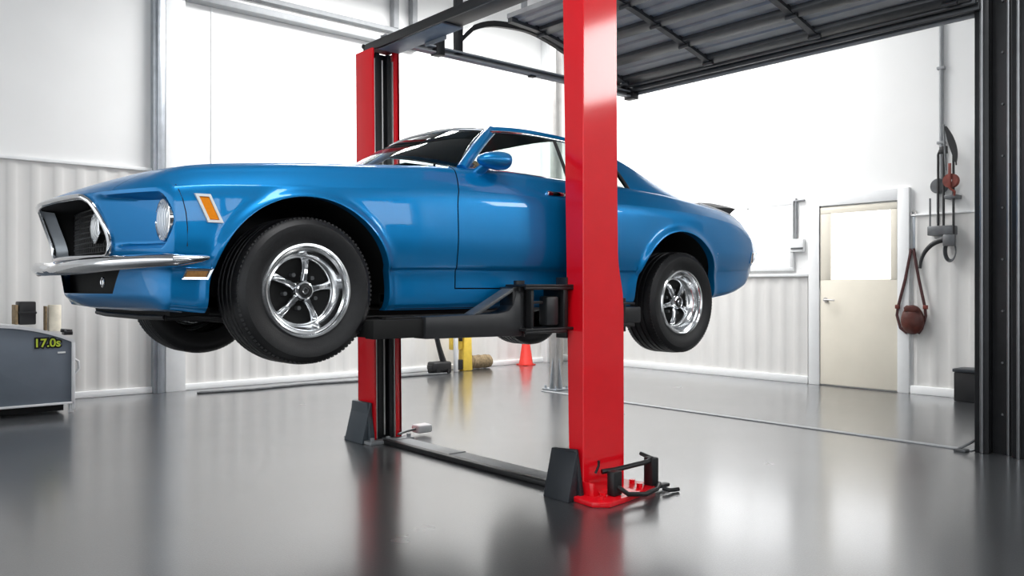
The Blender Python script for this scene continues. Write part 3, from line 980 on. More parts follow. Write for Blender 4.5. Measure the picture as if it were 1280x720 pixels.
for sd in (1, -1):
    marker(1.282, 1.432, 1.344, 1.550, -.050, .011, sd, 'side_marker', M['amber'])
    marker(1.192, 1.196, 1.292, 1.240, .014, .008, sd, 'lower_marker', M['amberpale'])
    marker(5.30, 1.34, 5.35, 1.42, .0, .008, sd, 'rear_marker', M['redlens'])
for sd in (1, -1):
    t = MB(); t.tube([(x, YC - sd * (w_side(x, z) - .0005), z) for x, z in ((1.168, 1.585), (1.175, 1.56), (1.188, 1.52), (1.198, 1.47), (1.203, 1.41), (1.203, 1.33))], .0022, 6)
    t.build('fender_seam', M['void'], car)
    t = MB(); t.tube([(x, YC - sd * (S_('wm', x) - .146), S_('zc', x) + .003) for x in lin(4.80, 5.38, 20)], .009, 8)  # white tube standing in for the highlight along the deck edge
    t.build('deck_highlight', M['whitetrim'], car)
# rear spoiler: black ducktail along the deck
s_ = MB()
P = []
for i in range(33):
    u = -1 + 2 * i / 32.0
    w = .70 * u; dp = 1 - abs(u) ** 4
    xb = 5.04 - .06 * u * u
    zt = S_('zh', 5.05)
    k = .25 + .75 * (1 - abs(u) ** 5)
    P.append([(xb - .02, YC - w, zt - .02), (xb + .08, YC - w, zt + .060 * k), (xb + .20, YC - w, zt + .088 * k), (xb + .31, YC - w, zt + .078 * k),
              (xb + .31, YC - w, zt + .058 * k), (xb + .24, YC - w, zt - .03), (xb - .02, YC - w, zt - .02)])
s_.grid(P)
for r in (P[0], P[-1]): s_._faces(r[:-1], [list(range(6))])
s_.build('rear_spoiler', M['black'], car, ang=40)

# ---- wheels (built at the origin, outer face towards -y), then copied
def make_wheel():
    root = bpy.data.objects.new('wheel', None); COL.objects.link(root)
    R0, RR = .335, .213
    prof = [(RR - .004, -.004), (RR + .012, -.012), (RR + .030, -.020), (RR + .060, -.030), (RR + .085, -.030), (R0 - .020, -.018), (R0 - .008, -.004), (R0 - .003, .012)]
    for g in (.045, .085, .135, .175):
        prof += [(R0, g - .008), (R0 - .008, g - .005), (R0 - .008, g + .005), (R0, g + .008)]
    prof += [(R0 - .003, .205), (R0 - .010, .222), (R0 - .03, .238), (RR + .06, .245), (RR + .0, .225), (RR - .004, .20)]
    t = MB()
    t.lathe(prof, (0, 0, 0), 'y', 96)
    # shoulder blocks
    for k in range(96):
        a = 2 * PI * k / 96
        for y in (-.002, .212):
            mt = Matrix.Rotation(-a, 4, 'Y') @ Matrix.Translation((R0 - .010, y, 0))
            t.box((-.006, -.007, -.006), (.0050, .007, .006), 0, mt)
    t.build('tyre', M['rubber'], None, ang=32).parent = root
    r = MB()
    r.lathe([(RR - .006, .20), (RR + .002, .006), (RR + .004, -.010), (RR - .001, -.017), (RR - .010, -.018), (RR - .016, -.010), (RR - .018, .004), (RR - .028, .008),
             (RR - .033, .030), (RR - .045, .052), (RR - .052, .058), (RR - .060, .056), (RR - .066, .062), (RR - .070, .085), (RR - .060, .20)], (0, 0, 0), 'y', 96)
    rim = r.build('rim', M['rimchrome'], None, ang=40); rim.parent = root
    s = MB()
    for k in range(5):
        a = math.radians(82 + 72 * k)
        mt = Matrix.Rotation(-a, 4, 'Y')
        # spoke along +x, tapered, crowned
        secs = []
        for x, hw, y, th in ((.030, .022, .036, .020), (.060, .017, .034, .022), (.10, .0155, .036, .022), (.135, .018, .046, .020), (RR - .056, .023, .064, .015)):
            secs.append([mt @ Vector((x, y + th, -hw)), mt @ Vector((x, y + .006, -hw * .9)), mt @ Vector((x, y - .002, -hw * .45)), mt @ Vector((x, y - .002, hw * .45)), mt @ Vector((x, y + .006, hw * .9)), mt @ Vector((x, y + th, hw))])
        s.grid(secs)
    for so in build_each(s, 'spoke', M['chrome'], None, ang=40): so.parent = root
    d = MB()
    d.lathe([(RR - .062, .075), (.10, .088), (.05, .080), (.001, .080)], (0, 0, 0), 'y', 64)
    d.lathe([(.13, .095), (.13, .10), (.001, .10)], (0, 0, 0), 'y', 48)
    do = d.build('brake_drum', M['void'], None); do.parent = root
    dd = MB()
    for k in range(5):
        a = math.radians(82 + 36 + 72 * k); 
        dd.cyl((.080 * math.cos(a), .055, .080 * math.sin(a)), (.080 * math.cos(a), .09, .080 * math.sin(a)), .010, seg=6)
    for ddo in build_each(dd, 'lug_nut', M['toolgrey'], None): ddo.parent = root
    h = MB()
    h.lathe([(.050, .060), (.046, .030), (.040, .018), (.034, .016), (.030, .022), (.024, .022)], (0, 0, 0), 'y', 40)
    ho = h.build('hub_cap', M['chrome'], None, ang=40); ho.parent = root
    h = MB(); h.lathe([(.031, .026), (.026, .014), (.018, .012), (.015, .016), (.009, .016), (.008, .012), (.001, .012)], (0, 0, 0), 'y', 32)
    hb = h.build('hub_badge', M['black'], None, ang=40); hb.parent = root
    h = MB(); h.lathe([(.0155, .0115), (.0135, .0085), (.0095, .0085), (.0085, .0115)], (0, 0, 0), 'y', 32)
    hr = h.build('hub_ring', M['chrome'], None, ang=40); hr.parent = root
    return root
w0 = make_wheel()
carloc = Vector(car.location)
spots = [(1.735, YC - .875, 1.148, 0, 0), (4.425, YC - .875, 1.065, 0, .6), (1.80, YC + .80, 1.11, PI, .2), (4.47, YC + .85, 1.04, PI, .4)]
for i, (x, y, z, rz_, spin) in enumerate(spots):
    if i == 0: r = w0; kids = []
    else:
        r = w0.copy(); COL.objects.link(r)
        for ch in list(w0.children):
            c = ch.copy(); COL.objects.link(c); c.parent = r
    r.parent = car
    r.location = Vector((x, y, z)) - carloc
    r.rotation_mode = 'ZYX' if False else 'XYZ'
    r.rotation_euler = (0, spin, rz_)

# ================================================================= LIFT
lift = thing('car_lift', 'red two post car lift with black arms holding up the blue coupe', 'car lift', (3.4, 4.3, 0))
def lean(c):   # posts lean slightly
    return (c.x - .016 * c.z, c.y, c.z)
# near post: channel open towards the car
b = MB()
U0, U1, V0, V1 = 3.25, 3.60, 3.195, 3.315
U0, U1 = 3.252, 3.53
def right_edge(z): return float(pchip([0, 1.02, 1.10, 1.28, 1.36, 3.2], [3.586, 3.584, 3.58, 3.545, 3.536, 3.522], z))
def v1(z): return 3.305 + .019 * z
zz_ = [.03, .5, 1.0, 1.04, 1.08, 1.12, 1.16, 1.20, 1.24, 1.28, 1.32, 1.36, 1.6, 2.2, 2.7, 3.15]
# section: outer skin and returned lips, open towards the car
def sec(z):
    r = right_edge(z); v = v1(z)
    return [(U0 + .07, v, z), (U0 + .004, v, z), (U0, v - .004, z), (U0, V0 + .004, z), (U0 + .004, V0, z), (r - .004, V0, z), (r, V0 + .004, z), (r, v - .004, z), (r - .004, v, z), (r - .07, v, z),
            (r - .07, v - .014, z), (r - .016, v - .014, z), (r - .016, V0 + .016, z), (U0 + .016, V0 + .016, z), (U0 + .016, v - .014, z), (U0 + .07, v - .014, z)]
rows = [sec(z) for z in zz_]
b.grid([r + [r[0]] for r in rows])
b._faces(rows[0], [list(range(16))]); b._faces(rows[-1], [list(range(16))])
b.build('post', M['red'], lift)
b = MB(); b.box((U0 + .02, V0 + .02, .03), (U1 - .02, 3.285, 3.1), 0); b.build('post_channel', M['black'], lift)
# far post
FU0, FU1, FV0, FV1 = 3.26, 3.50, 5.38, 5.62
b = MB()
b.box((FU0, FV0, .02), (FU0 + .018, FV1, 2.955), .003)
b.box((FU0, FV1 - .018, .02), (FU1, FV1, 2.955), .003)
b.box((FU1 - .05, FV0, .02), (FU1, FV0 + .03, 2.955), .004)
b.box((FU1 - .02, FV0, .02), (FU1, FV1, 2.955), .003)
b.build('post', M['red'], lift, xf=lambda c: (c.x - .008 * c.z, c.y, c.z))
b = MB()
b.box((FU0 + .03, FV0 + .05, .02), (FU1 - .055, FV1 - .02, 2.93), .004)
b.box((FU0 + .04, FV0 + .015, .02), (FU0 + .075, FV0 + .06, 2.93), .004)
b.box((FU1 - .10, FV0 + .015, .02), (FU1 - .065, FV0 + .06, 2.93), .004)
b.build('post_channel', M['black'], lift, xf=lambda c: (c.x - .008 * c.z, c.y, c.z))
b = MB()
b.box((FU0 + .020, FV0 + .004, .03), (FU0 + .028, FV0 + .03, 2.88), .001)
b.box((FU1 - .060, FV0 + .004, .03), (FU1 - .053, FV0 + .03, 2.88), .001)
b.cyl((3.362, FV0 + .025, .05), (3.362, FV0 + .025, 2.88), .006, seg=8)
for v in b.bm.verts: v.co.x -= .008 * v.co.z
build_each(b, 'lift_cable', M['lightsteel'], lift)
# finial bolt on the far post
b = MB(); b.lathe([(.001, 0), (.016, .004), (.020, .02), (.012, .035), (.001, .04)], (FU0 + .02, FV1 - .05, 2.99), 'z', 16)
b.cyl((FU0 + .02, FV1 - .05, 2.92), (FU0 + .02, FV1 - .05, 3.0), .006)
b.build('post_knob', M['black'], lift)
# base plates
b = MB()
b.prism([(3.17, 3.05), (3.24, 2.985), (3.36, 3.00), (3.70, 3.06), (3.74, 3.16), (3.70, 3.36), (3.20, 3.36)], 'z', 0, .03, .006)
for x, y in ((3.235, 3.05), (3.30, 3.09), (3.62, 3.11), (3.66, 3.20)):
    b.cyl((x, y, .03), (x, y, .052), .018, seg=6)
b.prism([(3.25, .03), (3.31, .03), (3.262, .10), (3.25, .10)], 'y', 3.12, 3.20, .003)
b.build('base_plate', M['red'], lift)
b = MB()
b.box((3.18, 5.30, 0), (3.56, 5.70, .025), .005)
for x, y in ((3.21, 5.33), (3.22, 5.66), (3.53, 5.33), (3.34, 5.32)): b.cyl((x, y, .025), (x, y, .05), .016, seg=6)
b.build('base_plate', M['greysteel'], lift)
# dark guards on the foot of each post
b = MB()
b.prism([(3.175, .0), (3.40, .0), (3.375, .265), (3.225, .275)], 'x', 3.215, 3.245, .006)
b.prism([(3.14, .0), (3.248, .0), (3.248, .265), (3.215, .265)], 'y', 3.33, 3.40, .008)
b.prism([(3.14, .0), (3.215, .0), (3.215, .265), (3.205, .265)], 'y', 3.20, 3.40, .006)
b.build('foot_guard', M['guard'], lift)
b = MB()
b.prism([(5.36, .0), (5.70, .0), (5.64, .30), (5.42, .30)], 'x', 3.215, 3.255, .006)
b.prism([(3.16, .0), (3.25, .0), (3.25, .30), (3.235, .30)], 'y', 5.40, 5.66, .006)
b.build('foot_guard', mat('slate_guard', (0.07, 0.085, 0.10, 1), rough=.45), lift)
# floor cover between the posts
b = MB()
b.box((3.29, 3.40, 0), (3.34, 5.32, .035), .006); b.build('cable_cover', M['black'], lift)
b = MB(); b.box((3.34, 3.42, 0), (3.52, 5.32, .018), .004); b.box((3.34, 4.60, .018), (3.52, 4.62, .024), .002)
b.build('cover_plate', M['greysteel'], lift)
# latch bracket outside the near post
b = MB()
b.tube([(3.33, 3.13, .155), (3.40, 3.10, .16), (3.66, 3.09, .17), (3.72, 3.10, .18)], .014, 10)
b.tube([(3.72, 3.10, .18), (3.76, 3.22, .185)], .012, 10)
b.box((3.335, 3.045, .03), (3.405, 3.10, .165), .010)
b.box((3.685, 3.07, .02), (3.745, 3.14, .19), .012)
b.tube([(3.37, 3.05, .08), (3.40, 3.00, .045), (3.50, 2.965, .035), (3.62, 2.985, .04), (3.72, 3.05, .045)], .013, 10)
b.box((3.72, 3.05, .012), (3.82, 3.09, .034), .008)
b.tube([(3.70, 3.01, .03), (3.72, 2.98, .02), (3.76, 2.985, .014), (3.80, 2.975, .014)], .012, 8)
b.tube([(3.29, 3.14, .15), (3.305, 3.13, .19), (3.30, 3.125, .22)], .007, 8)
b.build('latch_bracket', M['black'], lift)
# overhead beam
b = MB(); b.box((3.27, 3.18, 2.955), (3.45, 5.50, 2.985), .004); b.box((3.255, 3.18, 2.945), (3.275, 5.52, 3.01), .004)
b.build('overhead_beam', M['black'], lift)
b = MB(); b.box((3.28, 4.55, 2.942), (3.46, 5.36, 2.954), .003); b.box((3.45, 4.75, 2.915), (3.465, 5.0, 2.96), .003)
b.build('beam_plate', M['greysteel'], lift)
# release pedal behind the far post
b = MB(); b.tube([(3.45, 5.35, .05), (3.56, 5.40, .055), (3.68, 5.44, .055)], .010, 8)
b.build('pedal_rod', M['toolgrey'], lift)
b = MB(); b.box((3.66, 5.39, .02), (3.80, 5.50, .085), .02, seg=3)
b.build('release_pedal', M['edge'], lift)

# carriages and arms
def carriage(sd):
    f = lambda v: YC - sd * (YC - v)
    def bx(mb, lo, hi, bev=.004):
        ys = sorted((f(lo[1]), f(hi[1]))); mb.box((lo[0], ys[0], lo[2]), (hi[0], ys[1], hi[2]), bev)
    b = MB()
    bx(b, (2.90, 3.27, 1.165), (3.28, 3.44, 1.180)); bx(b, (2.90, 3.27, 1.150), (3.27, 3.285, 1.165))
    bx(b, (2.90, 3.27, .930), (3.28, 3.44, .945)); bx(b, (2.90, 3.27, .915), (3.20, 3.285, .93))
    bx(b, (3.18, 3.275, .92), (3.21, 3.44, 1.17)); bx(b, (3.255, 3.275, .90), (3.285, 3.40, 1.19))
    bx(b, (2.86, 3.33, .92), (2.90, 3.44, 1.165)); bx(b, (2.955, 3.29, .94), (2.975, 3.42, 1.165))
    bx(b, (2.98, 3.31, 1.075), (3.06, 3.32, 1.09), .002)
    bx(b, (3.24, 3.315, .88), (3.60, 3.40, 1.22)); bx(b, (3.56, 3.30, .93), (3.80, 3.44, .95)); bx(b, (3.56, 3.30, 1.06), (3.80, 3.42, 1.075))
    b.cyl((2.93, f(3.36), .90), (2.93, f(3.36), 1.20), .03)
    b.cyl((3.74, f(3.36), .90), (3.74, f(3.36), 1.10), .03)
    b.build('carriage', M['black'], lift)
    b = MB(); bx(b, (3.07, 3.29, .955), (3.16, 3.36, 1.115), .012); b.build('arm_lock', M['blacksat'], lift)
    # front arm: rectangular tube with a rising gusset at the pivot
    b = MB()
    y0, y1 = sorted((f(3.325), f(3.435)))
    b.prism([(2.30, .912), (2.92, .905), (2.92, 1.135), (2.885, 1.145), (2.862, 1.07), (2.83, 1.04), (2.77, 1.028), (2.30, 1.020)], 'y', y0, y1, .005)
    b.build('arm', M['blacksat'], lift)
    b = MB()
    b.prism([(2.60, 1.026), (2.64, 1.026), (2.88, 1.150), (2.86, 1.158)], 'y', *sorted((f(3.33), f(3.42))), .003)
    b.build('arm_gusset', M['toolgrey'], lift)
    b = MB()
    y0, y1 = sorted((f(3.345), f(3.425)))
    b.box((2.02, y0, .920), (2.34, y1, 1.010), .006)
    y0, y1 = sorted((f(3.42), f(3.70)))
    b.box((2.02, y0, .925), (2.12, y1, .995), .008)
    b.box((2.10, f(3.385) - .02, 1.008), (2.34, f(3.385) + .02, 1.02), .003)
    b.build('arm_extension', M['void'], lift)
    b = MB(); b.cyl((2.07, f(3.62), .99), (2.07, f(3.62), 1.030), .035); b.cyl((2.07, f(3.62), 1.030), (2.07, f(3.62), 1.050), .06)
    b.build('lift_pad', M['rubber'], lift)
    # rear arm
    b = MB(); y0, y1 = sorted((f(3.34), f(3.44)))
    b.box((3.68, y0, .95), (3.90, y1, 1.045), .006)
    y0, y1 = sorted((f(3.40), f(3.68))); b.box((3.80, y0, .955), (3.89, y1, 1.02), .006)
    b.build('arm', M['blacksat'], lift)
    b = MB(); b.cyl((3.845, f(3.62), 1.02), (3.845, f(3.62), 1.050), .055); b.build('lift_pad', M['rubber'], lift)
carriage(1); carriage(-1)

# ================================================================= OVERHEAD DOOR
od = thing('overhead_door', 'grey sectional overhead door rolled up on its tracks above the opening', 'garage door', (6.3, 3.9, 3.13))
PU = [6.32, 5.9, 5.32, 4.9, 4.5]; PZ = [3.125, 3.235, 3.375, 3.455, 3.475]
def dz(u): return float(pchip(PU[::-1], PZ[::-1], u))
YD0, YD1 = 2.30, 5.48
edges = [6.32, 6.10, 5.76, 5.38, 5.00, 4.62]
for i in range(5):
    u1, u0 = edges[i], edges[i + 1] + .02
    us = lin(u0, u1, 6)
    b = MB()
    lowr = [(u, dz(u) + .02) for u in us]; upr = [(u, dz(u) + .06) for u in us]
    b.prism(lowr + upr[::-1], 'y', YD0, YD1, 0)
    # long ribs pressed into the section
    for fr_ in (.3, .62):
        u = u0 + (u1 - u0) * fr_
        b.prism([(u - .05, dz(u - .05) + .021), (u - .035, dz(u - .035) + .006), (u + .035, dz(u + .035) + .006), (u + .05, dz(u + .05) + .021)], 'y', YD0, YD1, 0)
    b.build('door_panel', M['doorpanel'], od, ang=20)
for u in (5.77, 5.39, 5.01, 6.11):
    b = MB(); w = .055
    b.prism([(u - w, dz(u - w) - .015), (u + w, dz(u + w) - .015), (u + w, dz(u + w) + .03), (u - w, dz(u - w) + .03)], 'y', YD0, YD1, .002)
    b.build('door_strut', M['darktrim'], od)
for y in (5.44, 4.46, 3.44, 2.42):
    b = MB()
    us = lin(4.64, 6.14, 16)
    b.prism([(u, dz(u) - .022) for u in us] + [(u, dz(u) + .02) for u in us[::-1]], 'y', y - .028, y + .028, 0)
    for u in (6.11, 5.77, 5.39, 5.01): b.cyl((u, y - .05, dz(u) - .03), (u, y + .05, dz(u) - .03), .016, seg=10)
    b.build('door_stile', M['darktrim'], od)
b = MB()
for u, d_ in ((6.20, -.02), (6.27, -.03), (6.33, -.015)):
    b.box((u - .018, YD0 - .02, dz(u) + d_), (u + .018, YD1 + .03, dz(u) + d_ + .055), .004)
b.build('bottom_bar', M['darktrim'], od)
b = MB(); b.box((6.345, YD0, 3.085), (6.36, YD1 + .02, 3.16), .003); b.build('weather_seal', M['greysteel'], od)
# curved and straight side tracks on the far side
b = MB()
arc = [(u, float(pchip([4.15, 4.32, 4.58, 4.9, 5.15, 5.32, 6.3][::1], [3.20, 3.36, 3.44, 3.462, 3.425, 3.375, 3.12], u))) for u in lin(4.15, 6.3, 30)]
b.grid([[(u, 5.53 + dy, z + dz_) for dy, dz_ in ((-.02, -.025), (.02, -.025), (.02, .025), (-.02, .025), (-.02, -.025))] for u, z in arc])
b.build('curved_track', M['black'], od)
b = MB()
b.box((3.42, 5.49, 3.06), (6.32, 5.56, 3.075), .003); b.box((3.42, 5.545, 3.06), (6.32, 5.56, 3.12), .003); b.box((3.42, 5.49, 3.105), (6.32, 5.56, 3.12), .003)
b.build('straight_track', M['greysteel'], od)
b = MB()
b.box((3.90, 5.48, 3.05), (3.98, 5.57, 3.20), .004); b.box((4.12, 5.50, 3.10), (4.18, 5.56, 4.35), .004); b.box((6.26, 5.46, 3.04), (6.34, 5.58, 3.16), .004); b.box((4.94, 5.50, 3.045), (5.0, 5.55, 3.06), .002)
build_each(b, 'track_bracket', M['black'], od)
# hangers up to the roof
b = MB()
for y in (2.6, 5.3):
    b.box((4.66, y - .02, 3.50), (4.70, y + .02, HC), .003)
build_each(b, 'hanger_strap', M['greysteel'], od)

# tall dark jamb at the right edge
jb = thing('door_jamb', 'tall black steel jamb and track of the overhead door at the right edge', 'door jamb', (6.35, 2.1, 0))
def jx(y): return 6.34
b = MB()
b.box((6.30, 2.235, 0), (6.40, 2.33, HC - .02), .006)
b.box((6.36, 2.08, 0), (6.42, 2.235, HC - .02), .004)
b.box((6.28, 1.90, 0), (6.42, 2.085, HC - .02), .008)
b.build('jamb_post', M['jamb'], jb)
b = MB()
b.box((6.285, 2.268, 0), (6.303, 2.292, HC - .02), .006); b.box((6.262, 2.03, 0), (6.283, 2.052, HC - .02), .006); b.box((6.335, 2.118, 0), (6.362, 2.135, HC - .02), .004)
build_each(b, 'track_rail', M['jambline'], jb)
b = MB()
for i in range(12):
    z = .28 + i * .36
    b.cyl((6.345, 2.165, z), (6.362, 2.165, z), .008, seg=6)
build_each(b, 'track_bolt', M['toolgrey'], jb)
b = MB(); b.box((6.22, 2.36, 0), (6.30, 2.44, .02), .005); b.tube([(6.24, 2.42, .012), (6.32, 2.36, .06), (6.36, 2.33, .09)], .010, 8)
b.build('floor_bracket', M['toolgrey'], jb)

# ================================================================= SMALL THINGS
# grey steel post with base plate behind the lift
o = thing('steel_post', 'bright square steel post bolted to the floor behind the red near post', 'post', (6.55, 6.87, 0))
b = MB(); b.box((6.50, 6.82, .015), (6.60, 6.92, 5.9), .008); b.build('column', M['lightsteel'], o)
b = MB(); b.box((6.44, 6.76, 0), (6.66, 6.98, .018), .004)
for dx, dy in ((-.085, -.085), (.085, -.085), (-.085, .085), (.085, .085)): b.cyl((6.55 + dx, 6.87 + dy, .018), (6.55 + dx, 6.87 + dy, .05), .013, seg=8)
b.build('foot_plate', M['steel'], o)
b = MB()
for s in (-1, 1):
    b.prism([(6.55 + s * .05, .018), (6.55 + s * .10, .018), (6.55 + s * .05, .36)], 'y', 6.862, 6.878, 0)
    b.prism([(6.87 + s * .05, .018), (6.87 + s * .10, .018), (6.87 + s * .05, .36)], 'x', 6.542, 6.558, 0)
b.build('gusset', M['steel'], o)

# tool cabinet at the left edge
cab = thing('tool_cabinet', 'slate grey metal cabinet with pale rim and lime markings, against left wall', 'cabinet', (1.4, 8.8, 0))
XR = 1.945
topz = lambda x: .835 - .165 * max(0, (x - 1.18) / (XR - 1.18)) ** 2.3
b = MB()
xs = lin(.55, XR - .03, 24)
b.prism([(.55, .085), (XR - .03, .085)] + [(x, topz(x) - .02) for x in xs[::-1]], 'y', 8.53, 9.15, .006)
b.build('cabinet_body', M['cabinet'], cab)
b = MB()
b.grid([[(x, y, topz(x) + d) for (y, d) in ((8.515, -.025), (8.515, .004), (9.16, .004), (9.16, -.025))] for x in lin(.54, XR - .005, 26)])
b.box((XR - .03, 8.515, .03), (XR + .0, 8.55, topz(XR) - .01), .006); b.box((XR - .03, 9.12, .03), (XR, 9.155, topz(XR) - .01), .006)
b.box((.55, 8.515, .085), (XR - .01, 8.53, .105), .003)
b.build('cabinet_rim', M['edge'], cab)
for y in (8.56, 9.11):
    b = MB(); b.box((XR - .045, y - .02, .0), (XR - .01, y + .02, .09), .004); b.build('leg', M['edge'], cab)
    b = MB(); b.box((.58, y - .02, .0), (.62, y + .02, .09), .004); b.build('leg', M['edge'], cab)
b = MB(); b.tube([(XR, 8.60, .50), (XR + .045, 8.60, .47), (XR + .05, 8.60, .40), (XR + .0, 8.60, .34)], .012, 8); b.build('handle', M['edge'], cab)
b = MB(); b.box((.60, 8.60, .02), (XR - .08, 9.10, .085), .004); b.build('plinth', M['void'], cab)
def text(name, body_, size, loc, m, parent, off=0.0, ext=.002):
    cu = bpy.data.curves.new(name, 'FONT'); cu.body = body_; cu.size = size; cu.extrude = ext; cu.offset = off
    cu.align_x = 'CENTER'; cu.align_y = 'CENTER'
    ob = bpy.data.objects.new(name, cu); COL.objects.link(ob)
    dg = bpy.context.evaluated_depsgraph_get()
    me = bpy.data.meshes.new_from_object(ob.evaluated_get(dg))
    bpy.data.objects.remove(ob); 
    mt = Matrix.Translation(loc) @ Matrix.Rotation(PI / 2, 4, 'X')
    me.transform(mt); me.materials.clear()
    return finish(name, me, m, parent)
text('marking_outline', '17.0s', .105, (1.715, 8.527, .655), M['black'], cab, off=.016, ext=.001)
text('marking', '17.0s', .105, (1.715, 8.525, .655), M['lime'], cab, off=.002, ext=.0015)
b = MB(); b.box((1.80, 8.525, .557), (1.865, 8.532, .572), .002); b.build('small_label', M['white'], cab)
# things on the cabinet
b = MB(); b.box((-.07, -.09, 0), (.07, .09, .215), .012, Matrix.Translation((1.60, 8.85, topz(1.52) + .010)))
b.box((-.075, -.095, .10), (.075, .095, .12), .004, Matrix.Translation((1.60, 8.85, topz(1.52) + .010)))
bk = thing('toner_case', 'black upright case standing on the slate cabinet at the left edge', 'case', (1.60, 8.85, topz(1.6)))
b.build('case_body', M['black'], bk)
b = MB(); b.box((1.500, 8.76, topz(1.49) + .008), (1.523, 8.94, topz(1.49) + .19), .006); b.build('case_flap', M['brown'], bk)
pr = thing('paper_roll', 'cream paper roll with brown edge standing beside the black case', 'roll', (1.86, 8.9, topz(1.86)))
b = MB(); b.lathe([(.022, .0), (.055, .0), (.058, .01), (.058, .24), (.055, .25), (.022, .25)], (1.85, 8.9, topz(1.785) + .010), 'z', 28); b.build('roll', M['paper'], pr)
b = MB(); b.box((1.765, 8.86, topz(1.76) + .008), (1.782, 8.95, topz(1.76) + .24), .004); b.build('card_sheet', M['brown'], pr)
vs = thing('bench_clamp', 'small black clamp lying on the sloping right end of the cabinet top', 'clamp', (1.90, 8.6, topz(1.9)))
zt = topz(1.855) + .010
b = MB(); b.box((1.86, 8.56, zt), (1.935, 8.66, zt + .035), .006); b.cyl((1.84, 8.60, zt + .045), (1.935, 8.60, zt + .035), .016, seg=12); b.build('clamp_body', M['black'], vs)
b = MB(); b.cyl((1.875, 8.55, zt + .04), (1.875, 8.67, zt + .04), .008, seg=8); b.build('clamp_screw', M['toolgrey'], vs)

# far floor: black jack, yellow bin, canvas roll, cone
jk = thing('floor_jack', 'small black jack with upright handle on the floor by the far wall', 'jack', (6.6, 9.3, 0))
b = MB(); b.box((6.46, 9.14, .02), (6.76, 9.32, .16), .03, seg=3); b.box((6.44, 9.17, .06), (6.48, 9.29, .12), .01)
for x in (6.52, 6.70): b.cyl((x, 9.12, .03), (x, 9.34, .03), .03, seg=16)
b.build('jack_body', M['black'], jk)
b = MB(); b.tube([(6.68, 9.23, .14), (6.60, 9.23, .36), (6.50, 9.23, .72)], [.045, .036, .032], 10); b.build('jack_handle', M['black'], jk)
yb = thing('yellow_stand', 'yellow upright stand with pale front leg beside the canvas roll', 'stand', (7.0, 9.3, 0))
b = MB(); b.prism([(7.02, 0), (7.18, 0), (7.16, .62), (7.03, .62)], 'y', 9.22, 9.36, .02); b.box((6.84, 9.26, .30), (7.06, 9.34, .62), .02)
b.build('stand_body', M['yellow'], yb)
b = MB(); b.box((6.86, 9.20, 0), (6.91, 9.26, .60), .012); b.build('front_leg', M['edge'], yb)
b = MB(); b.box((6.915, 9.24, .02), (7.03, 9.32, .16), .01); b.tube([(6.97, 9.22, .45), (6.99, 9.22, .60), (7.01, 9.22, .75)], .02, 8); b.box((6.96, 9.21, .42), (6.99, 9.28, .47), .004); b.build('hinge_block', M['black'], yb)
cr = thing('canvas_roll', 'mottled brown rolled canvas lying at the foot of the far wall', 'roll', (7.4, 9.4, 0))
b = MB(); b.lathe([(.001, -.21), (.075, -.21), (.092, -.19), (.095, 0), (.092, .19), (.075, .21), (.001, .21)], (7.42, 9.40, .10), 'x', 28)
for x in (7.29, 7.42, 7.54): b.lathe([(.093, -.016), (.099, -.012), (.099, .012), (.093, .016)], (x, 9.40, .10), 'x', 28)
b.build('canvas', M['brown'], cr)
b = MB(); b.lathe([(.001, -.004), (.07, -.004), (.07, .006), (.045, .006), (.045, -.002), (.015, -.002)], (7.634, 9.40, .10), 'x', 24); b.build('roll_end', M['paper'], cr)
cn = thing('traffic_cone', 'small red traffic cone on the floor near the far corner', 'cone', (8.30, 9.36, 0))
b = MB(); b.lathe([(.001, .36), (.050, .36), (.056, .35), (.105, .03), (.112, .02), (.112, .0), (.001, .0)], (8.30, 9.36, 0), 'z', 28); b.build('cone_shell', M['cone'], cn)
b = MB(); b.box((8.195, 9.255, 0), (8.405, 9.465, .018), .006); b.build('cone_base', M['cone'], cn)
# corner board beside the cone
b = MB(); b.box((8.86, 9.30, 0), (9.02, 9.44, 2.3), .01)
tag(b.build('timber_board', mat('pale_board', (0.42, 0.38, 0.33, 1), rough=.7), None), 'dull beige board standing upright in the far corner behind the cone', 'board')

# cable along the foot of the left wall
b = MB()
b.tube([(3.3, 9.15, .012), (3.9, 9.05, .012), (4.6, 9.12, .012), (5.3, 9.02, .012), (5.9, 9.12, .012), (6.6, 9.05, .012)], .014, 8)
tag(b.build('floor_cable', M['toolgrey']), 'thin grey cable lying along the floor below the left wall', 'cable')

# right wall things
sw_ = thing('wall_switch', 'small pale switch box with dark lip on the wall left of the cream door', 'switch box', (WX, 5.45, 1.6))
b = MB(); b.box((WX - .05, 5.36, 1.60), (WX, 5.54, 1.76), .008); b.build('switch_box', M['whitetrim'], sw_)
b = MB(); b.box((WX - .06, 5.36, 1.635), (WX - .045, 5.52, 1.655), .003); b.build('switch_lip', M['toolgrey'], sw_)
b = MB(); b.cyl((WX - .018, 5.47, 1.76), (WX - .018, 5.47, 2.26), .012, seg=10); b.box((WX - .03, 5.36, 2.22), (WX, 5.50, 2.238), .003); b.build('switch_conduit', M['greysteel'], sw_)

cd = thing('conduit', 'grey vertical conduit with round junction box on the right wall', 'conduit', (WX, 3.76, 2.3))
b = MB(); b.cyl((WX - .022, 3.76, 2.30), (WX - .024, 3.76, HC), .022, seg=12)
for z in (2.7, 3.5, 4.3): b.box((WX - .048, 3.72, z), (WX, 3.80, z + .03), .004)
b.build('pipe', M['greysteel'], cd)
b = MB(); b.lathe([(.001, -.09), (.07, -.09), (.08, -.075), (.08, 0)], (WX, 3.775, 2.25), 'x', 24); b.build('junction_box', M['toolgrey'], cd)
b = MB(); b.cyl((WX - .02, 3.80, 1.86), (WX - .02, 3.80, 2.18), .010, seg=10); b.build('lower_pipe', M['greysteel'], cd)

